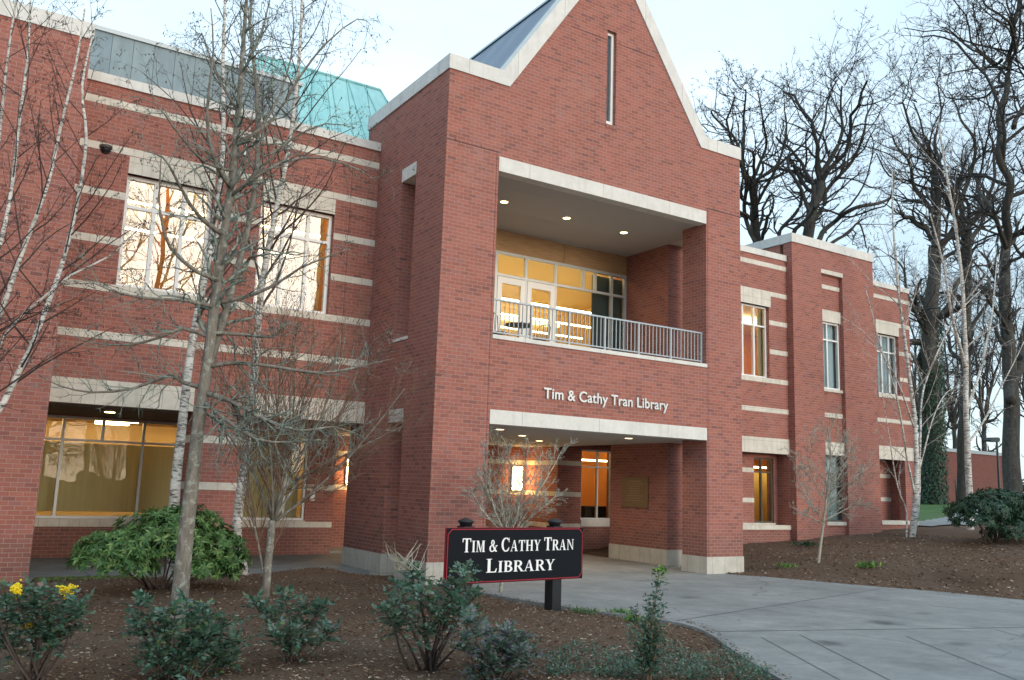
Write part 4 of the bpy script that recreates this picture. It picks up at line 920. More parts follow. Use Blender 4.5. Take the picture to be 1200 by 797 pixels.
def limb(rn, S, TR, pts, ra, rb, P, lvl, start=.25, n_sub=None, kids=None, flen=1., thick=True):
    """a main limb through traced points; grows side branches of level lvl"""
    pts = [Vector(p) for p in pts]; fine = []
    for i in range(len(pts)-1):
        a = pts[max(i-1, 0)]; b_ = pts[i]; c = pts[i+1]; d = pts[min(i+2, len(pts)-1)]; k = max(2, min(16, int((c-b_).length/.25)))
        for t in range(k):
            u = t/k; fine.append(.5*((2*b_)+(-a+c)*u+(2*a-5*b_+4*c-d)*u*u+(-a+3*b_-3*c+d)*u**3))
    fine.append(pts[-1]); n_ = len(fine); tot = sum((fine[i+1]-fine[i]).length for i in range(n_-1))
    jit = P.get('jit', 0.)
    ph = [rn.uniform(0, 6.28) for _ in range(4)]; fq = tot/max(.4, P.get('wave', 1.0)); fine = [p+Vector((math.sin(ph[0]+i/n_*fq)+.5*math.sin(ph[1]+2.3*i/n_*fq), math.sin(ph[2]+i/n_*fq)+.5*math.sin(ph[3]+2.7*i/n_*fq), 0))*jit*(.35 if ra > .3 else 1)*min(1, i/4) for i, p in enumerate(fine)]
    rad = [ra+(rb-ra)*(i/(n_-1))**.85 for i in range(n_)]
    if thick: TR.tube(fine, rad, 10 if ra > .05 else 6)
    else:
        for i in range(n_-1): S.append((tuple(fine[i]), tuple(fine[i+1]), rad[i], rad[i+1], lvl+1))
    kids = kids if kids is not None else P['kids'][lvl+1] if lvl+1 < len(P['kids']) else 8
    for i in range(n_-1):
        if i/(n_-1) < start: continue
        m_ = kids/(n_*(1-start)); k = int(m_)+(1 if rn.random() < m_-int(m_) else 0); d = tuple((fine[i+1]-fine[i]).normalized())
        for _ in range(k): child(rn, S, tuple(fine[i]), d, tot*flen/P['len'][lvl+1], rad[i], lvl+1, P, 1-.35*i/n_)
    return fine[-1], tuple((fine[-1]-fine[-2]).normalized())
def finish_tree(e_, S, TR, tm, cm, cat=0, zmin=3.5):
    inv = e_.location
    if cat:
        rn = random.Random(len(S)); T0 = [s for s in S if s[4] == 0 and s[1][2] > zmin]; Ls = []
        for _ in range(min(cat, len(T0)*2)):
            q = rn.choice(T0)[1]; Ls.append((q, (rn.gauss(0, .3), rn.gauss(0, .3), -1), (rn.gauss(0, 1), rn.gauss(0, 1), .1), rn.uniform(.02, .045), rn.uniform(.008, .014)))
        if Ls: leaf_batch(Ls, 'catkins', M['twig_dark'], e_, [(0, 0, 0), (.5, .5, .1), (1, 0, 0), (.5, -.5, -.1)], [(0, 1, 2, 3)])
    if TR.v:
        TR.v = [(x-inv.x, y-inv.y, z-inv.z) for x, y, z in TR.v]; TR.build('trunk', M[tm], e_, True)
    if S:
        big = [s for s in S if max(s[2], s[3]) > .02]; sm = [s for s in S if max(s[2], s[3]) <= .02]
        Vs, Fs, o_ = [], [], 0
        for L_, k in ((big, 5), (sm, 3)):
            if L_: V, F = segs_mesh(L_, k); Vs.append(V); Fs.append(F+o_); o_ += len(V)
        V = np.concatenate(Vs)-np.array([inv.x, inv.y, inv.z]); np_mesh('crown', V, np.concatenate(Fs), M[cm], e_, False)
def tp(pts, Y, dy=None):   # traced pixels at distance Y (dy: extra distance per point)
    return [at(x, y, Y+(dy[i] if dy else 0)) for i, (x, y) in enumerate(pts)]

# ---- big bare oaks
OAK = dict(seg=[.35, .45, .7, 1.1, 1.6], wig=[.32, .30, .27, .22, .16], up=[.05, .07, .08, .08, .05], kids=[0, 7, 7, 6, 7], bare=[0, .1, .15, .25, .3], ang=(28, 62), len=[0, .42, .50, .55, .60], rr=.53, rmin=.0145, tip=.4, jit=.17, wave=1.5)
def oak(seed, label, Y, base, limbs, lv=3, tm='oak', cm='oak_twig', kids=7, cat='tree', group='bare oaks behind the library'):
    rn = random.Random(seed); bp = at(base[0], base[1], Y); bp.z = gh(bp.x, bp.y)
    e_ = empty('oak_tree', tuple(bp), label, cat, group); S = []; TR = MB()
    for pts, ra, rb, l_, fl in limbs:
        W = tp(pts, Y, [rn.uniform(-1, 1)*(0 if i == 0 else 1.2) for i in range(len(pts))])
        if pts[0] == base: W[0] = Vector((bp.x, bp.y, bp.z-.3))
        limb(rn, S, TR, W, ra*.86, rb*.85, OAK, l_, .12 if pts[0] != base else .45, kids=kids if pts[0] == base else 11, flen=fl)
        q, d = W[-1], (W[-1]-W[-2]).normalized()
        for _ in range(3): child(rn, S, tuple(q), tuple(d), (W[-1]-W[0]).length*.6, rb, 3, OAK)
    finish_tree(e_, S, TR, tm, cm)
    return len(S)
cnt = 0
cnt += oak(1, 'bare round-crowned oak rising just right of the gable behind the roof', 36, (905, 575),
   [([(905, 575), (893, 420), (888, 290), (880, 215)], .50, .22, 1, .30),
    ([(888, 290), (876, 240), (866, 190), (850, 150), (838, 130)], .17, .06, 2, .5), ([(880, 215), (874, 170), (872, 140), (868, 105)], .17, .05, 2, .5),
    ([(890, 300), (884, 255), (905, 205), (918, 160), (922, 120)], .17, .05, 2, .5), ([(880, 215), (893, 175), (896, 140), (892, 105)], .14, .04, 2, .5)])
cnt += oak(2, 'bare leaning oak with long low limb above the tall brick block', 34, (935, 580),
   [([(935, 580), (938, 420), (945, 290), (962, 215)], .62, .30, 1, .30),
    ([(962, 215), (978, 170), (985, 140), (990, 100)], .24, .06, 2, .5), ([(955, 240), (975, 215), (1000, 190), (1012, 150), (1022, 110)], .18, .05, 2, .45),
    ([(945, 290), (975, 262), (1005, 245), (1040, 232), (1052, 205)], .22, .06, 2, .42), ([(950, 260), (965, 235), (962, 200), (968, 130), (976, 95)], .18, .05, 2, .45),
    ([(935, 300), (912, 275), (930, 245), (945, 200), (950, 150)], .16, .05, 2, .4), ([(960, 300), (985, 280), (1003, 262), (1018, 290)], .14, .05, 2, .4)])
cnt += oak(3, 'tall bare oak with ivy-dark trunk directly beyond the far end of the library', 38, (1093, 590),
   [([(1093, 590), (1092, 480), (1090, 380), (1096, 290)], .86, .48, 1, .25),
    ([(1096, 290), (1098, 240), (1094, 190), (1070, 160), (1058, 120)], .36, .08, 2, .4), ([(1098, 250), (1075, 225), (1062, 195), (1048, 160)], .25, .06, 2, .42),
    ([(1096, 300), (1118, 270), (1112, 225), (1100, 170), (1098, 100)], .30, .06, 2, .4), ([(1092, 380), (1118, 350), (1135, 300), (1130, 240), (1140, 190)], .28, .06, 2, .4),
    ([(1090, 400), (1072, 360), (1060, 320), (1042, 300)], .2, .06, 2, .45)])
cnt += oak(4, 'bare oak with twisting dark stems left of the rightmost trunk', 41, (1128, 590),
   [([(1128, 590), (1130, 480), (1133, 380), (1133, 290)], .55, .37, 1, .25),
    ([(1133, 290), (1130, 240), (1140, 180), (1128, 140), (1118, 110)], .29, .06, 2, .38), ([(1133, 300), (1120, 250), (1098, 215), (1085, 170), (1075, 120)], .27, .06, 2, .38),
    ([(1133, 290), (1152, 255), (1165, 200), (1160, 150), (1168, 110)], .27, .06, 2, .4), ([(1135, 390), (1160, 350), (1168, 300), (1180, 250)], .21, .06, 2, .4)])
cnt += oak(5, 'largest bare oak at the right edge with dark trunk and overhanging limbs', 22, (1189, 585),
   [([(1189, 585), (1184, 480), (1180, 380), (1178, 290)], .50, .27, 1, .2),
    ([(1178, 290), (1180, 220), (1172, 150), (1182, 80), (1190, 20), (1188, -60)], .24, .08, 2, .35), ([(1184, 470), (1200, 400), (1206, 300), (1222, 200), (1230, 80)], .28, .12, 2, .33),
    ([(1174, 70), (1160, 75), (1140, 60), (1122, 38), (1108, 32)], .10, .03, 2, .5), ([(1182, 80), (1162, 78), (1140, 82), (1112, 88)], .09, .03, 2, .4), ([(1190, 60), (1175, 20), (1155, 0), (1150, -30)], .12, .04, 2, .5),
    ([(1178, 290), (1160, 245), (1152, 200), (1158, 150)], .14, .04, 2, .4), ([(1182, 390), (1160, 340), (1150, 320), (1128, 300)], .12, .04, 2, .4), ([(1188, 150), (1205, 110), (1200, 50), (1215, 0)], .15, .05, 2, .4)])
for sd_k, (lab, Yk, bx_, top, sp_) in enumerate((('distant bare tree just right of the library end wall', 62, 1078, 330, 34), ('distant bare tree between the two big trunks on the right', 70, 1118, 360, 36), ('distant bare tree over the far brick building', 64, 1152, 345, 38), ('distant bare tree at the right edge beyond the lamp post', 75, 1205, 330, 40), ('low distant bare tree left of the far brick building', 80, 1100, 430, 26))):
    b_k = (bx_, 588); m_ = (bx_, (588+top)/2+30)
    cnt += oak(40+sd_k, lab, Yk, b_k, [([b_k, (bx_+2, 540), m_], .45, .30, 1, .35)]+[([m_, (bx_+sp_*a*.5, (m_[1]+top)/2), (bx_+sp_*a, top+abs(a)*25)], .26, .06, 2, .5) for a in (-1, -.45, .1, .5, 1)], group='distant bare trees')
iv = bpy.data.objects['oak_tree.002']; rn = random.Random(77); Ls = []; pB = Vector(iv.location)
for k in range(5200):
    t = rn.random()**1.3; px_ = 1093-2*t; c_ = at(px_, 590-230*t, 38); a = rn.random()*6.283; r_ = (.95-.25*t)*rn.uniform(.85, 1.15); n_ = Vector((math.cos(a), math.sin(a), .2))
    Ls.append(((c_.x+math.cos(a)*r_, c_.y+math.sin(a)*r_, c_.z+rn.uniform(-.3, .3)), (rn.gauss(0, .5)+n_.x*.4, rn.gauss(0, .5)+n_.y*.4, -1), tuple(n_), rn.uniform(.14, .26), rn.uniform(.10, .18)))
leaf_batch(Ls, 'ivy', M['holly'], iv, [(0, 0, 0), (.42, .5, .05), (1, 0, -.10), (.42, -.5, .05), (.5, 0, -.05)], [(0, 4, 2, 1), (0, 3, 2, 4)])
print('oak segs', cnt)
# ---- birches
BIR = dict(seg=[.12, .2, .3, .6], wig=[.16, .13, .09, .06], up=[-.05, -.02, .03, .05], kids=[0, 5, 6, 8], bare=[0, .1, .15, .2], ang=(22, 50), len=[0, .42, .40, .4], rr=.45, rmin=.0032, tip=.35, jit=.012)
def birch(seed, label, base, stems, kids=14, lvl=2, fl=.22, cm='twig_dark', tm='birch', group='white barked birches', Yb=None):
    rn = random.Random(seed); e_ = empty('birch_tree', tuple(base), label, 'tree', group); S = []; TR = MB()
    for W, ra, rb, st in stems: limb(rn, S, TR, W, ra, rb, BIR, lvl, st, kids=kids, flen=fl)
    finish_tree(e_, S, TR, tm, cm, 2600 if base[0] < 10 else 0, 3.0)
bA = Vector((3.75, 16.6, -.05)); bB = Vector((5.15, 17.0, -.05))
birch(21, 'slim white birch just left of the lichen covered trunk, rising from the rhododendron', bA, [([bA]+tp([(203, 590), (214, 500), (226, 400), (241, 320), (255, 230), (262, 150), (262, 60), (266, -20)], 16.3), .105, .022, .4),
   (tp([(240, 325), (262, 250), (285, 190), (300, 120), (318, 40)], 16.3, [0, .2, .3, .5, .6]), .035, .01, .2)], 22)
birch(22, 'slim white birch right of the lichen covered trunk, in front of the brick column', bB, [([bB]+tp([(277, 625), (290, 520), (300, 420), (308, 330), (325, 240), (338, 170), (350, 80), (354, 0), (356, -40)], 16.7), .10, .022, .4)], 24)
# leaning multi-stem birch whose foot is just outside the left edge
bC = Vector((-.9, 13.2, 0))
Yc = 13.4
birch(23, 'leaning multi-stemmed white birch in front of the brick pier at the left edge', bC, [
   ([bC]+tp([(-30, 520), (23, 433), (57, 357), (77, 300), (92, 230), (101, 160), (96, 100), (110, 30)], Yc, [0, 0, .1, .2, .3, .3, .4, .5]), .062, .012, .3),
   ([bC]+tp([(-45, 470), (0, 370), (27, 295), (57, 215), (72, 150), (88, 75), (98, 10)], Yc, [0, .2, .3, .3, .4, .4, .5]), .058, .012, .3),
   ([bC]+tp([(-60, 430), (-15, 330), (10, 240), (22, 160), (33, 70), (36, 0)], Yc, [0, -.2, -.3, -.3, -.3, -.3]), .055, .012, .3),
   ([bC]+tp([(-40, 500), (5, 395), (50, 350), (85, 322), (130, 300), (170, 260)], Yc, [0, -.2, -.4, -.5, -.6, -.7]), .045, .008, .3),
   ([bC]+tp([(-60, 430), (-20, 300), (-5, 200), (5, 90), (20, -10)], Yc, [0, .2, .3, .3, .3]), .045, .012, .3)], 24, 2, .17, 'twig_dark', 'birch')
bR = atZ(1066, 640, .42)
YR = bR.y
birch(24, 'clump-stemmed white birch standing in the bark bed before the far wing', Vector((bR.x, bR.y, .35)), [
   ([Vector((bR.x+.1, bR.y, .35))]+tp([(1074, 560), (1070, 480), (1062, 410), (1052, 330), (1046, 260), (1046, 200)], YR), .105, .018, .35),
   ([Vector((bR.x-.05, bR.y, .35))]+tp([(1073, 590), (1062, 530), (1052, 470), (1030, 400), (1015, 340)], YR, [0, 0, -.3, -.5, -.7]), .05, .012, .3),
   ([Vector((bR.x+.3, bR.y+.1, .35))]+tp([(1076, 590), (1078, 520), (1082, 460), (1100, 410), (1120, 370), (1150, 340)], YR, [0, 0, .3, .5, .7, .9]), .05, .012, .3),
   (tp([(1071, 500), (1048, 440), (1018, 395), (985, 370)], YR, [0, -.3, -.6, -.8]), .035, .008, .2), (tp([(1075, 560), (1090, 500), (1110, 460), (1135, 450)], YR, [0, .3, .5, .8]), .035, .008, .2),
   ([Vector((bR.x-.35, bR.y-.1, .35))]+tp([(1062, 600), (1052, 570), (1040, 500), (1034, 460)], YR, [0, -.1, -.3, -.4]), .035, .008, .3)], 14, 2, .22, 'birch_thin')
bR2 = atZ(1137, 632, .6)
birch(25, 'tall white birch rising behind the evergreen shrub on the right', Vector((bR2.x, bR2.y, .5)), [
   ([Vector((bR2.x, bR2.y, .5))]+tp([(1136, 560), (1132, 480), (1131, 400), (1128, 330), (1120, 270), (1108, 200), (1100, 140)], bR2.y), .125, .025, .4),
   (tp([(1131, 430), (1115, 370), (1106, 310), (1090, 250)], bR2.y, [0, -.3, -.5, -.6]), .07, .02, .2), (tp([(1133, 480), (1150, 430), (1162, 370), (1168, 300)], bR2.y, [0, .3, .5, .7]), .06, .015, .2),
   (tp([(1134, 520), (1155, 490), (1180, 440), (1200, 400)], bR2.y, [0, -.3, -.5, -.6]), .045, .01, .2)], 13, 2, .2, 'birch_thin')
# ---- lichen covered tree in front of the left wing
LIC = dict(seg=[.10, .14, .22, .5], wig=[.30, .24, .15, .08], up=[.01, .02, .02, .04], kids=[0, 8, 8, 8], bare=[0, .05, .1, .2], ang=(30, 70), len=[0, .40, .42, .4], rr=.50, rmin=.0032, tip=.35, jit=.018)
rn = random.Random(31); lb = atZ(207, 727, .0); YT = lb.y
e_ = empty('lichen_tree', tuple(lb), 'grey trunked tree covered in pale lichen with long bare level branches, before the left wing', 'tree')
S = []; TR = MB()
lb.z = -.1
main = [lb]+tp([(213, 660), (221, 590), (231, 500), (245, 420), (256, 340), (266, 260), (274, 190), (280, 110), (284, 40), (290, -40)], YT)
main.insert(1, Vector((lb.x+.005, lb.y, .12)))
limb(rn, S, TR, main, .122, .020, LIC, 1, .42, kids=52, flen=.11)
def L_(pts, dy, ra, rb, kids=16, fl=.45, thick=True, lvl=1, st=.12): limb(rn, S, TR, tp(pts, YT, dy), ra, rb, LIC, lvl, st, kids=kids, flen=fl)
L_([(245, 428), (258, 390), (275, 335), (290, 270), (300, 190), (300, 110), (292, 30), (300, -30)], [0, .1, .2, .3, .4, .5, .6, .7], .06, .015, 30, .16)
L_([(262, 330), (230, 318), (200, 290), (190, 262), (186, 230), (190, 170)], [0, -.2, -.4, -.5, -.5, -.5], .035, .006, 14, .3)
L_([(262, 275), (240, 260), (222, 238), (205, 205), (192, 185), (170, 178)], [0, -.1, -.3, -.5, -.6, -.7], .038, .006, 14, .3)
L_([(252, 360), (215, 352), (170, 350), (130, 340), (95, 325)], [0, -.3, -.6, -.9, -1.1], .032, .005, 20, .34)
L_([(250, 355), (280, 350), (320, 335), (350, 315), (385, 300), (410, 292)], [0, -.2, -.5, -.7, -.9, -1], .036, .005, 22, .32)
L_([(245, 395), (215, 385), (190, 395), (150, 405), (110, 402), (85, 395)], [0, .2, .3, .5, .6, .7], .032, .005, 30, .34)
L_([(248, 390), (285, 392), (320, 395), (330, 382), (345, 378)], [0, -.1, -.3, -.4, -.5], .03, .005, 22, .4)
L_([(243, 430), (275, 425), (320, 430), (370, 437), (410, 432), (440, 425), (462, 420)], [0, -.2, -.5, -.7, -.8, -.9, -1.0], .036, .004, 34, .30)
L_([(240, 455), (215, 448), (200, 440), (160, 455), (110, 460), (70, 452), (45, 440)], [0, .2, .3, .5, .7, .8, .9], .036, .005, 30, .3)
L_([(238, 460), (270, 470), (305, 490), (350, 505), (390, 500), (425, 512)], [0, -.3, -.6, -.8, -.9, -1.0], .042, .005, 60, .34)
L_([(238, 470), (262, 490), (300, 515), (340, 518), (375, 515)], [0, -.5, -.9, -1.1, -1.3], .036, .005, 50, .36)
L_([(236, 480), (262, 500), (280, 530), (300, 555)], [0, .2, .3, .4], .028, .005, 26, .4)
L_([(268, 240), (290, 215), (330, 190), (375, 185), (420, 200), (440, 215)], [0, .1, .2, .3, .4, .5], .036, .005, 18, .3)
L_([(270, 220), (250, 180), (245, 130), (250, 60), (246, 10)], [0, -.2, -.3, -.4, -.5], .034, .007, 24, .24)
L_([(276, 170), (320, 140), (350, 95), (385, 50), (420, 22), (435, 30)], [0, -.2, -.3, -.4, -.5, -.5], .032, .004, 22, .28)
L_([(278, 130), (250, 80), (238, 40), (228, 60)], [0, .2, .4, .5], .024, .004, 18, .34)
L_([(282, 90), (305, 40), (320, -20)], [0, .3, .5], .028, .006, 22, .4)
L_([(298, 160), (330, 110), (345, 50), (340, -10)], [.4, .5, .6, .7], .026, .005, 22, .34)
L_([(272, 200), (240, 190), (205, 150), (180, 120), (140, 110)], [0, -.3, -.5, -.6, -.7], .024, .004, 22, .34)
L_([(270, 230), (305, 200), (340, 165), (380, 145), (415, 150)], [0, -.3, -.5, -.6, -.7], .026, .004, 24, .34)
finish_tree(e_, S, TR, 'bark_lichen', 'twig_lichen', 4200)
print('lichen', len(S))
# lichen tufts hanging on the low limbs
# ---- vase shaped small tree
VAS = dict(seg=[.12, .14, .2, .4], wig=[.13, .10, .08, .06], up=[.06, .07, .08, .08], kids=[0, 5, 6, 8], bare=[0, .05, .1, .2], ang=(12, 38), len=[0, .42, .5, .4], rr=.6, rmin=.0028, tip=.4, jit=.006)
rn = random.Random(41); vb = atZ(311, 702, 0); e_ = empty('vase_shaped_tree', tuple(vb), 'small bare tree with dense fan of upright brown twigs beside the tower side wall', 'tree'); S = []; TR = MB()
YV = vb.y; vb.z = -.05
limb(rn, S, TR, [vb]+tp([(315, 650), (320, 610)], YV), .068, .055, VAS, 1, .98, kids=0)
for pts, dy in (([(320, 612), (300, 560), (285, 500), (262, 440), (245, 400)], (0, .1, .3, .4, .5)), ([(320, 612), (310, 550), (300, 480), (295, 420), (290, 380)], (0, -.2, -.3, -.4, -.5)), ([(320, 612), (322, 550), (325, 480), (330, 410), (328, 370)], (0, .2, .3, .3, .3)),
     ([(320, 612), (335, 555), (350, 490), (362, 430), (370, 385)], (0, -.1, -.2, -.3, -.4)), ([(320, 612), (345, 570), (380, 520), (410, 460), (430, 400)], (0, .2, .3, .4, .5)), ([(320, 612), (350, 590), (400, 545), (440, 500), (475, 455)], (0, -.2, -.4, -.5, -.6)),
     ([(320, 612), (340, 560), (375, 490), (400, 420), (405, 380)], (0, -.4, -.7, -.9, -1)), ([(320, 612), (318, 540), (312, 470), (315, 400)], (0, -.4, -.7, -.8)), ([(320, 612), (335, 540), (345, 470), (345, 395)], (0, .4, .7, .8)), ([(320, 612), (330, 575), (380, 545), (430, 520), (470, 500)], (0, .3, .6, .8, .9)),
     ([(312, 690), (303, 640), (293, 590), (290, 540), (300, 500)], (0, .1, .2, .3, .3))):
    limb(rn, S, TR, tp(pts, YV, dy), .026, .006, VAS, 2, .12, kids=26, flen=.40)
finish_tree(e_, S, TR, 'bark_lichen', 'twig_red')
print('vase', len(S))
# ---- columnar grey shrub-tree behind the sign
rn = random.Random(51); cb = atZ(586, 694, 0); YC_ = cb.y; e_ = empty('twiggy_shrub', tuple(cb), 'bare grey lichened shrub with upright twigs behind the sign board', 'shrub'); S = []; TR = MB()
SHR = dict(VAS); SHR.update(wig=[.20, .15, .1, .08], ang=(18, 50), kids=[0, 6, 7, 8], rmin=.0042)
limb(rn, S, TR, [Vector((cb.x, cb.y, -.05))]+tp([(592, 655), (597, 632)], YC_), .035, .03, SHR, 1, .98, kids=0)
for pts in ([(597, 632), (580, 600), (572, 565), (566, 535)], [(597, 632), (588, 595), (585, 560), (584, 525)], [(597, 632), (597, 590), (597, 555), (598, 520)], [(597, 632), (608, 595), (614, 560), (618, 528)], [(597, 632), (618, 600), (635, 570), (650, 545), (658, 528)],
            [(597, 632), (575, 610), (560, 590), (552, 570)], [(597, 632), (620, 608), (640, 592), (652, 580)], [(597, 632), (603, 600), (625, 560), (636, 530)], [(597, 632), (590, 605), (570, 580), (560, 555)]):
    limb(rn, S, TR, tp(pts, YC_, [0]+[rn.uniform(-.35, .35)*(.4+.3*i) for i in range(len(pts)-1)]), .016, .006, SHR, 2, .1, kids=26, flen=.25)
finish_tree(e_, S, TR, 'twig_pale', 'twig_pale')
# ---- small tree on the right bed
rn = random.Random(61); rb_ = atZ(957, 669, .05); YQ = rb_.y; e_ = empty('young_tree', tuple(rb_), 'young bare tree with pale stem and fine grey twigs in front of the right wing', 'tree'); S = []; TR = MB()
YNG = dict(SHR); YNG.update(rmin=.0045, kids=[0, 6, 7, 8])
limb(rn, S, TR, [Vector((rb_.x, rb_.y, -.1))]+tp([(962, 635), (967, 600), (970, 570), (974, 535), (970, 500)], YQ), .045, .012, YNG, 2, .4, kids=20, flen=.2)
for pts in ([(966, 612), (950, 590), (938, 570), (930, 545)], [(967, 600), (985, 575), (1000, 560), (1018, 548)], [(968, 590), (952, 560), (946, 530), (948, 510)], [(969, 580), (988, 550), (996, 530), (1000, 515)], [(966, 610), (985, 600), (1000, 592), (1012, 585)], [(968, 585), (975, 550), (985, 520)], [(966, 615), (948, 605), (935, 600)]):
    limb(rn, S, TR, tp(pts, YQ, [0]+[rn.uniform(-.4, .4)*(.5+.3*i) for i in range(len(pts)-1)]), .016, .005, YNG, 2, .1, kids=20, flen=.36)
finish_tree(e_, S, TR, 'pale_bark', 'twig_pale')

# ---- leaves
LEAF_T = [(0, 0, 0), (.35, .5, .03), (.35, 0, -.04), (.35, -.5, .03), (.75, .38, .0), (.75, 0, -.07), (.75, -.38, 0), (1, 0, -.12)]
LEAF_F = [(0, 2, 1, 0), (0, 3, 2, 0), (1, 2, 5, 4), (2, 3, 6, 5), (4, 5, 7, 4), (5, 6, 7, 5)]
LEAF_F = [(0, 2, 1, 1), (0, 3, 2, 2), (1, 2, 5, 4), (2, 3, 6, 5), (4, 5, 7, 7), (5, 6, 7, 7)]
# six-vertex leaf of two quads (no degenerate faces)
LT = [(0, 0, 0), (.42, .5, .05), (1, 0, -.10), (.42, -.5, .05), (.5, 0, -.05)]
LF = [(0, 4, 2, 1), (0, 3, 2, 4)]
def shell_pts(rn, n_, c, rx, ry, rz, zmin=-.4, inner=.55):
    o = []
    while len(o) < n_:
        v = norm3((rn.gauss(0, 1), rn.gauss(0, 1), rn.gauss(0, 1)))
        if v[2] < zmin: continue
        k = rn.uniform(inner, 1)**.6; bump_ = 1+.16*math.sin(5*v[0]+3*v[2]+c[0])*math.cos(4*v[1]+2*v[0])
        o.append(((c[0]+v[0]*rx*k*bump_, c[1]+v[1]*ry*k*bump_, c[2]+v[2]*rz*k*bump_), v))
    return o
def whorl(rn, Ls, p, v, n_, l, w_, droop=.25):
    ax = Vector(norm3((v[0]+rn.gauss(0, .3), v[1]+rn.gauss(0, .3), v[2]+.45+rn.gauss(0, .3)))); t1 = ax.orthogonal().normalized(); t2 = ax.cross(t1); a0 = rn.random()*6.28
    for k in range(n_):
        a = a0+k*6.283/n_+rn.gauss(0, .15); d = (t1*math.cos(a)+t2*math.sin(a))+ax*rn.uniform(-.1, .55)-Vector((0, 0, droop)); Ls.append((p, tuple(d.normalized()), tuple(ax), l*rn.uniform(.7, 1.15), w_*rn.uniform(.8, 1.15)))
def leafy_shrub(name, seed, base, clumps, label, m, l, w_, nl, group=None, stems=8, tm='twig_dark', zmin=-.4, droop=.25, rs=.018):
    rn = random.Random(seed); e_ = empty(name, tuple(base), label, 'shrub', group); Ls = []; b_ = MB()
    for (c, rx, ry, rz, n_) in clumps:
        for p, v in shell_pts(rn, n_, c, rx, ry, rz, zmin): whorl(rn, Ls, p, v, nl, l, w_, droop)
        for k in range(max(2, stems//len(clumps))):
            t = (c[0]+rn.uniform(-.5, .5)*rx, c[1]+rn.uniform(-.5, .5)*ry, c[2]+rn.uniform(-.2, .5)*rz); md = tuple((base[i]+t[i])/2+rn.gauss(0, .05) for i in range(3))
            b_.tube([(base[0]+rn.gauss(0, .05)-base[0], base[1]+rn.gauss(0, .05)-base[1], -.05), tuple(md[i]-base[i] for i in range(3)), tuple(t[i]-base[i] for i in range(3))], [rs, rs*.7, rs*.35], 5)
    b_.build('stem', M[tm], e_, True)
    leaf_batch(Ls, 'foliage', M[m], e_, LT, LF)
    return e_
# rhododendron
rc = at(188, 640, 15.2)
rbz = Vector((rc.x+.1, 15.3, .0))
def cl(px, py, Y, rx, ry, rz, n_): c = at(px, py, Y); return ((c.x, c.y, c.z), rx, ry, rz, n_)
leafy_shrub('rhododendron', 71, rbz, [cl(190, 634, 15.1, .78, .7, .52, 330), cl(138, 648, 15.0, .60, .55, .36, 210), cl(242, 648, 15.2, .66, .6, .46, 250), cl(113, 655, 14.9, .38, .4, .26, 90), cl(215, 612, 15.3, .58, .5, .27, 120), cl(258, 664, 15.1, .38, .4, .30, 110), cl(150, 665, 14.8, .45, .4, .20, 80), cl(240, 668, 14.8, .45, .4, .20, 80)],
            'broad rounded rhododendron with glossy drooping green leaves in front of the left wing', 'rhodo', .125, .040, 8, None, 14, zmin=-.32)
# evergreen shrub on the right
eb = atZ(1165, 640, .6)
leafy_shrub('evergreen_shrub', 72, Vector((eb.x, eb.y, .5)), [cl(1150, 598, eb.y, 1.0, .9, .38, 420), cl(1190, 600, eb.y, 1.1, .9, .60, 480), cl(1168, 585, eb.y, .8, .8, .30, 260), cl(1215, 605, eb.y, 1.1, .9, .7, 200), cl(1140, 612, eb.y-.3, .6, .6, .22, 120), cl(1185, 622, eb.y-.4, .9, .7, .45, 260)],
            'spreading dark evergreen shrub at the right edge of the bark bed', 'holly', .13, .05, 5, None, 14, zmin=-.5, droop=.05, rs=.03)
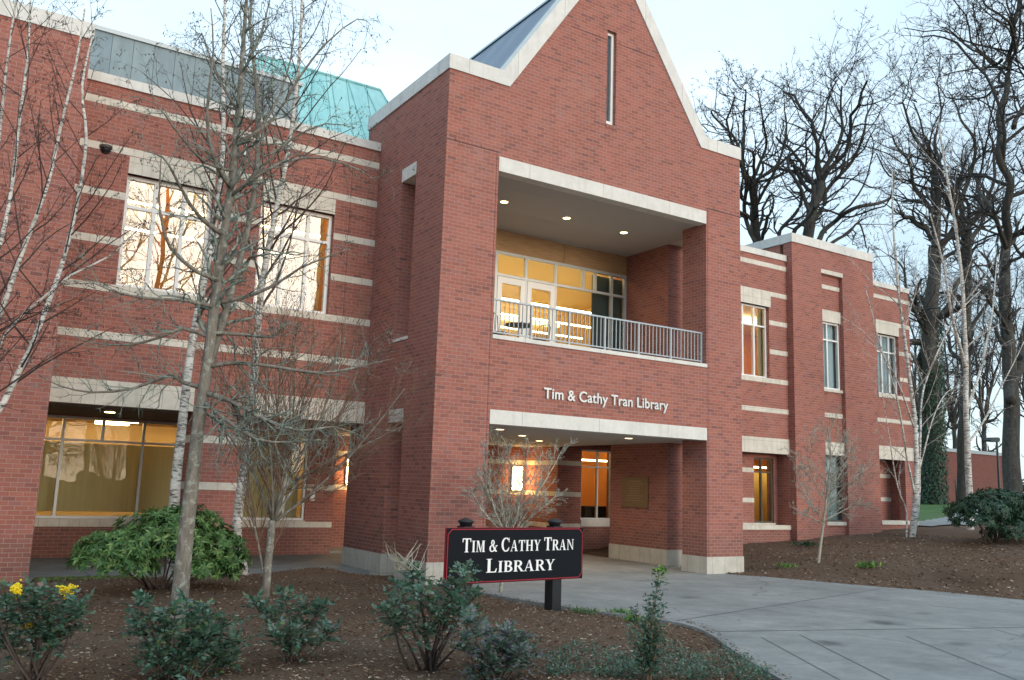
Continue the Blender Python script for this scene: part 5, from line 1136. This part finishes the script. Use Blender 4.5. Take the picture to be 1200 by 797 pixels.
# mahonias: canes topped by whorls of pinnate leaves
MT = [(0, 0, 0), (.22, .34, .02), (.42, .30, -.01), (.55, .5, .03), (1, 0, -.04), (.55, -.5, .03), (.42, -.30, -.01), (.22, -.34, .02)]
MF = [(0, 2, 1, 1), (0, 6, 2, 2)]
MT = [(0, 0, 0), (.3, .5, .03), (.62, .40, 0), (1, 0, -.03), (.62, -.40, 0), (.3, -.5, .03)]
MFc = [(0, 3, 2, 1), (0, 5, 4, 3)]
def mahonia(seed, base, canes, label, group='holly-leaved mahonias in the front bed', flowers=(), m='mahonia', L0=.27, dens_=5, lv=(1.0, .90, .80, .68, .55)):
    rn = random.Random(seed); e_ = empty('mahonia', tuple(base), label, 'shrub', group); Ls = []; St = MB(); Fl = MB()
    for ci, tip in enumerate(canes):
        tip = Vector(tip); b0 = Vector(base)+Vector((rn.gauss(0, .06), rn.gauss(0, .06), -.05)); mid = (b0+tip)/2+Vector((rn.gauss(0, .05), rn.gauss(0, .05), .03)); pts = [b0, mid, tip]
        St.tube([tuple(p-Vector(base)) for p in pts], [.014, .011, .007], 5)
        for t in lv[:rn.choice((3, 4, 5))]:
            q = b0.lerp(mid, t*2) if t < .5 else mid.lerp(tip, (t-.5)*2); nn = dens_ if t < 1 else dens_+2; a0 = rn.random()*6.28
            for k in range(nn):
                a = a0+6.283*k/nn+rn.gauss(0, .2); el = rn.uniform(-.35, .9) if t < 1 else rn.uniform(.1, 1.25); d = Vector((math.cos(a)*math.cos(el), math.sin(a)*math.cos(el), math.sin(el))); l = L0*rn.uniform(.7, 1.15)
                up = Vector((0, 0, 1)); sd_ = d.cross(up).normalized(); nrm = sd_.cross(d).normalized(); npr = 5; St.tube([tuple(q-Vector(base)), tuple(q+d*l*.9-Vector((0, 0, .03))-Vector(base))], [.003, .0015], 3, False)
                for j in range(npr):
                    s = (j+1)/(npr+.6); pp = q+d*l*s-Vector((0, 0, .05*s*s)); ll = l*.26*rn.uniform(.75, 1.25)
                    for sg in (-1, 1): dd = (sd_*sg+d*.45-Vector((0, 0, .12))+nrm*rn.gauss(0, .35)).normalized(); Ls.append((tuple(pp), tuple(dd), tuple(nrm+sd_*sg*rn.gauss(.3, .4)+d*rn.gauss(0, .3)), ll, ll*.6))
                Ls.append((tuple(q+d*l*.92-Vector((0, 0, .05))), tuple(d), tuple(nrm), l*.36, l*.2))
        if ci in flowers:
            for k in range(5):
                a = rn.random()*6.28; d = Vector((math.cos(a)*.6, math.sin(a)*.6, .8)).normalized()
                Fl = MB()
                for s in range(44):
                    t = rn.random(); c_ = tip+d*(.02+.10*t)+Vector((rn.gauss(0, .015), rn.gauss(0, .015), rn.gauss(0, .015)))-Vector(base); r_ = .011
                    Fl.add([(c_.x+r_, c_.y, c_.z), (c_.x-r_, c_.y, c_.z), (c_.x, c_.y+r_, c_.z), (c_.x, c_.y-r_, c_.z), (c_.x, c_.y, c_.z+r_), (c_.x, c_.y, c_.z-r_)], [(0,2,4), (2,1,4), (1,3,4), (3,0,4), (2,0,5), (1,2,5), (3,1,5), (0,3,5)])
                Fl.build('flower', M['yellow'], e_)
    St.build('stem', M['twig_dark'], e_, True); leaf_batch(Ls, 'foliage', M[m], e_, MT, MFc)
    return e_
def cane_tips(rn, pxs, Y, jit=.25): return [at(x, y, Y+rn.uniform(-jit, jit)) for x, y in pxs]
rn = random.Random(81)
b1 = atZ(42, 805, 0); mahonia(82, Vector((b1.x, b1.y, 0)), cane_tips(rn, [(8, 712), (22, 700), (40, 693), (52, 700), (78, 700), (85, 722), (60, 728), (30, 735), (-5, 730), (10, 750), (70, 745), (45, 715), (-12, 700), (92, 712)], b1.y), 'mahonia with clusters of yellow flowers at the left edge of the bed', flowers=(1, 4, 7), L0=.19, lv=(1.0, .91, .82, .70))
b2 = atZ(215, 800, 0); mahonia(83, Vector((b2.x, b2.y, 0)), cane_tips(rn, [(165, 712), (182, 728), (205, 722), (225, 735), (243, 720), (262, 735), (275, 752), (200, 750), (235, 758), (255, 765), (180, 760), (160, 735), (215, 775), (240, 745), (190, 780), (270, 775), (222, 712)], b2.y), 'wide dark mahonia at the foot of the lichen covered trunk', L0=.20, dens_=6)
b3 = atZ(342, 778, 0); mahonia(84, Vector((b3.x, b3.y, 0)), cane_tips(rn, [(300, 710), (318, 720), (335, 705), (352, 715), (370, 722), (385, 742), (345, 740), (322, 745), (362, 752), (340, 758), (378, 710)], b3.y), 'sparse green mahonia in front of the vase shaped tree', L0=.20, dens_=4, lv=(1.0, .92, .82))
b4 = atZ(505, 790, 0)
mahonia(85, Vector((b4.x, b4.y, 0)), cane_tips(rn, [(482, 672), (465, 705), (452, 718), (495, 698), (510, 712), (475, 722), (530, 685), (545, 678), (555, 700), (540, 712), (520, 725), (500, 738), (462, 735), (552, 722), (530, 700), (490, 680), (548, 668), (470, 690)], b4.y), 'tall straggling mahonia hiding the left end of the sign', L0=.185, dens_=5, lv=(1.0, .93, .85))
b5 = atZ(575, 812, 0)
mahonia(86, Vector((b5.x, b5.y, 0)), cane_tips(rn, [(550, 730), (570, 745), (590, 755), (610, 762), (620, 772), (600, 775), (565, 765), (580, 780), (548, 755), (595, 742), (560, 785), (612, 748)], b5.y), 'low purple-tinged mahonia in front of the sign, cut by the lower edge', m='mahonia_purple', L0=.18, dens_=6)
# dry bare shoots standing out of the tall mahonia
rn = random.Random(87); mh = bpy.data.objects['mahonia.003']; St = MB()
for k in range(26):
    a = at(478+rn.uniform(-14, 14), 668, b4.y)-mh.location; t_ = at(478+rn.uniform(-34, 30), rn.uniform(632, 655), b4.y+rn.uniform(-.2, .2))-mh.location; St.tube([tuple(a), tuple((a+t_)/2+Vector((rn.gauss(0, .02), 0, .01))), tuple(t_)], [.004, .003, .0015], 4, False)
St.build('dry_shoots', M['pale_bark'], mh)
# thin upright shrub by the path
rn = random.Random(91); b6 = atZ(758, 802, 0); e_ = empty('upright_shrub', (b6.x, b6.y, 0), 'narrow upright leafy shrub with yellow-green tip beside the path curve', 'shrub'); Ls = []; Ly = []; St = MB()
for px, py, n_ in ((773, 668, 46), (766, 700, 34), (760, 725, 34), (745, 715, 26), (778, 712, 26), (738, 735, 22), (765, 745, 24), (752, 752, 24), (775, 735, 20)):
    tip = at(px, py, b6.y+rn.uniform(-.12, .12)); bs = Vector((b6.x+rn.gauss(0, .04), b6.y+rn.gauss(0, .04), -.03)); md = (bs+tip)/2+Vector((rn.gauss(0, .03), rn.gauss(0, .03), 0))
    St.tube([tuple(p-e_.location) for p in (bs, md, tip)], [.009, .007, .003], 5)
    for k in range(n_*7):
        t = rn.uniform(.25, 1.0); q = (bs.lerp(md, t*2) if t < .5 else md.lerp(tip, (t-.5)*2))+Vector((rn.gauss(0, .035), rn.gauss(0, .035), rn.gauss(0, .03))); d = Vector((rn.gauss(0, 1), rn.gauss(0, 1), rn.uniform(-.1, 1.1))).normalized()
        (Ly if (py == 668 and t > .9) else Ls).append((tuple(q+d*.02), tuple(d), (rn.gauss(0, .4), rn.gauss(0, .4), 1), rn.uniform(.035, .06), rn.uniform(.02, .032)))
for k in range(46): d = Vector((rn.gauss(0, 1), rn.gauss(0, 1), rn.uniform(0, 1))).normalized(); q = at(773, 670, b6.y); Ly.append((tuple(q+d*rn.uniform(.0, .05)), tuple(d), (0, 0, 1), .05, .028))
St.build('stem', M['twig_red'], e_); leaf_batch(Ls, 'foliage', M['mahonia'], e_, LT, LF); leaf_batch(Ly, 'leaf_tip', M['young'], e_, LT, LF)
# low ground cover along the front edge of the bed
rn = random.Random(95); Ls = []
for k in range(5200):
    u = rn.random(); px = 640+u*265; py = 800-rn.random()**1.4*(26+20*math.sin(u*9)**2); q = atZ(px, py, .0); 
    if q.x > ne(q.y)-.12: continue
    if math.sin(q.x*7+1)*math.sin(q.y*6) < -.45: continue
    z = rn.uniform(.0, .12); d = Vector((rn.gauss(0, 1), rn.gauss(0, 1), rn.uniform(.1, 1.4))).normalized(); Ls.append(((q.x, q.y, z), tuple(d), (0, 0, 1), rn.uniform(.03, .055), rn.uniform(.015, .025)))
o_ = leaf_batch(Ls, 'ground_cover', M['mahonia'], None, LT, LF); tag(o_, 'low dark green creeping ground cover along the front of the bed by the path', 'ground cover', None, 'stuff')
# small green tufts
def tuft(seed, px, py, z, label, n_=60, h=.13, m='young', spread=.16):
    rn = random.Random(seed); q = atZ(px, py, z); q.z = gh(q.x, q.y); e_ = empty('green_tuft', tuple(q), label, 'plant', 'small green plants on the bark'); Ls = []
    for k in range(n_): d = Vector((rn.gauss(0, .7), rn.gauss(0, .7), 1)).normalized(); Ls.append(((q.x+rn.gauss(0, spread*.5), q.y+rn.gauss(0, spread*.5), q.z+rn.uniform(0, h*.5)), tuple(d), (rn.gauss(0, 1), rn.gauss(0, 1), .4), h*rn.uniform(.5, 1), h*.25))
    leaf_batch(Ls, 'foliage', M[m], e_, LT, LF)
tuft(1, 1017, 667, .2, 'bright green tuft in the bark, nearest the concrete on the right', 90, .16, 'young', .3)
tuft(2, 1008, 630, .5, 'dark green tuft against the wall of the tall brick block', 120, .2, 'holly', .5)
tuft(3, 945, 642, .4, 'small dark tuft near the wall by the young tree', 90, .16, 'holly', .4)
tuft(4, 920, 664, .15, 'pale olive tuft between the tower and the young tree', 60, .12, 'young', .25)
tuft(5, 683, 716, .02, 'flat green plant on the bark right of the sign post', 80, .09, 'rhodo', .22)
tuft(6, 730, 716, .02, 'rounded green plant on the bark beside the narrow upright shrub', 130, .13, 'rhodo', .2)
tuft(7, 742, 728, .02, 'lower olive plant next to the narrow upright shrub', 80, .12, 'young', .14)
# yellow-green sprouts beside the vase tree
# bark chips
rn = random.Random(99); n_ = 42000; Ls = []
while len(Ls) < n_:
    t = rn.random(); y = 6.2+11*t*t*1.0 if rn.random() < .75 else rn.uniform(6, 18.5); x = rn.uniform(-2.5, 9.3) if rn.random() < .72 else rn.uniform(15.5, 27)
    h = gh(x, y)
    if h < -.06 or (x < 9.4 and y > 17.5): continue
    if XL-.1 < x < XR+.1 and y > YF-.05: continue
    a = rn.random()*6.283; tl = rn.gauss(0, .25); l = rn.uniform(.010, .045)*(1+.6*(x > 12)); Ls.append(((x, y, h+rn.uniform(.004, .016)), (math.cos(a), math.sin(a), tl), (rn.gauss(0, .4), rn.gauss(0, .4), 1), l, l*rn.uniform(.2, .45)))
for k in range(900):
    if k % 2: y = rn.uniform(6.3, 14.6); x = ne(y)+abs(rn.gauss(0, .10))
    else: y = rn.uniform(9.0, 15.0); x = fe(y)-abs(rn.gauss(0, .12))
    a = rn.random()*6.283; l = rn.uniform(.008, .035); Ls.append(((x, y, .010), (math.cos(a), math.sin(a), 0), (0, 0, 1), l, l*rn.uniform(.3, .6)))
CT = [(0, -.5, 0), (1, -.5, 0), (1, .5, 0), (0, .5, 0), (0, -.5, -.12), (1, -.5, -.12), (1, .5, -.12), (0, .5, -.12)]
CF = [(0, 1, 2, 3), (0, 4, 5, 1), (1, 5, 6, 2), (2, 6, 7, 3), (3, 7, 4, 0)]
o_ = leaf_batch(Ls, 'bark_mulch', M['chip'], None, CT, CF); tag(o_, 'loose brown bark chips scattered over the planting beds', 'bark chips', None, 'stuff')
rn = random.Random(123); Ls = []
while len(Ls) < 700:
    y = rn.uniform(6.3, 17.5); x = rn.uniform(-1.5, 9.2) if rn.random() < .6 else rn.uniform(16.5, 27)
    h = gh(x, y)
    if h < -.06: continue
    a = rn.random()*6.283; Ls.append(((x, y, h+.02), (math.cos(a), math.sin(a), rn.gauss(0, .2)), (rn.gauss(0, .5), rn.gauss(0, .5), 1), rn.uniform(.04, .09), rn.uniform(.02, .045)))
o_ = leaf_batch(Ls, 'leaf_litter', M['dry_leaf'], None, LT, LF); tag(o_, 'dry brown fallen leaves lying on the bark', 'fallen leaves', None, 'stuff')
# ================================================================ far things
bf = at(1092, 560, 46); bx0 = bf.x-9; bx1 = at(1176, 560, 46).x
FB = empty('brick_building', (bx0, 46, 1.5), 'low plain brick building seen between the trunks on the right', 'building')
hF = at(1130, 527, 46).z
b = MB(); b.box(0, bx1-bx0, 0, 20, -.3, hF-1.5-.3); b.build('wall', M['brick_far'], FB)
MB().box(-.1, bx1-bx0+.1, -.1, 20.1, hF-1.8, hF-1.5).build('roof', M['cap'], FB)
dd = MB(); dd.box(12.5, 14.0, -.06, -.002, .0, 2.3); dd.build('door', M['dark_frame'], FB)
# lamp post
lp = at(1168, 515, 27); e_ = empty('street_lamp', (lp.x, lp.y, 1.5), 'dark lamp post with flat arm head by the rightmost oak', 'street lamp')
MB().tube([(0, 0, -.3), (0, 0, lp.z-1.5)], [.08, .055], 10).build('pole', M['black'], e_)
MB().prism([(-1.0, -.10), (-.9, -.16), (-.15, -.16), (-.02, -.08), (-.02, .06), (-.2, .10), (-.8, .06)], -.2, .2, 'y').build('lamp_head', M['black'], e_)
for o in e_.children:
    if o.name.startswith('lamp_head'): o.location.z = lp.z-1.5
# small pedestal lamp glimpsed beyond the evergreen shrub
# distant tree line
rn = random.Random(7); Ls = []
for k in range(9000):
    x = rn.uniform(60, 330); y = 118+rn.uniform(-8, 8); top = 6+2.5*math.sin(x*.11)+1.8*math.sin(x*.31)+1.2*math.sin(x*.77); z = 1+top*rn.random()
    Ls.append(((x, y, z), norm3((rn.gauss(0, 1), rn.gauss(0, 1), rn.gauss(0, 1))), (rn.gauss(0, 1), rn.gauss(0, 1), 1), rn.uniform(.8, 1.8), rn.uniform(.5, 1.0)))
o_ = leaf_batch(Ls, 'distant_trees', M['holly'], None, LT, LF); tag(o_, 'distant dark line of trees beyond the brick building', 'tree line', None, 'stuff')
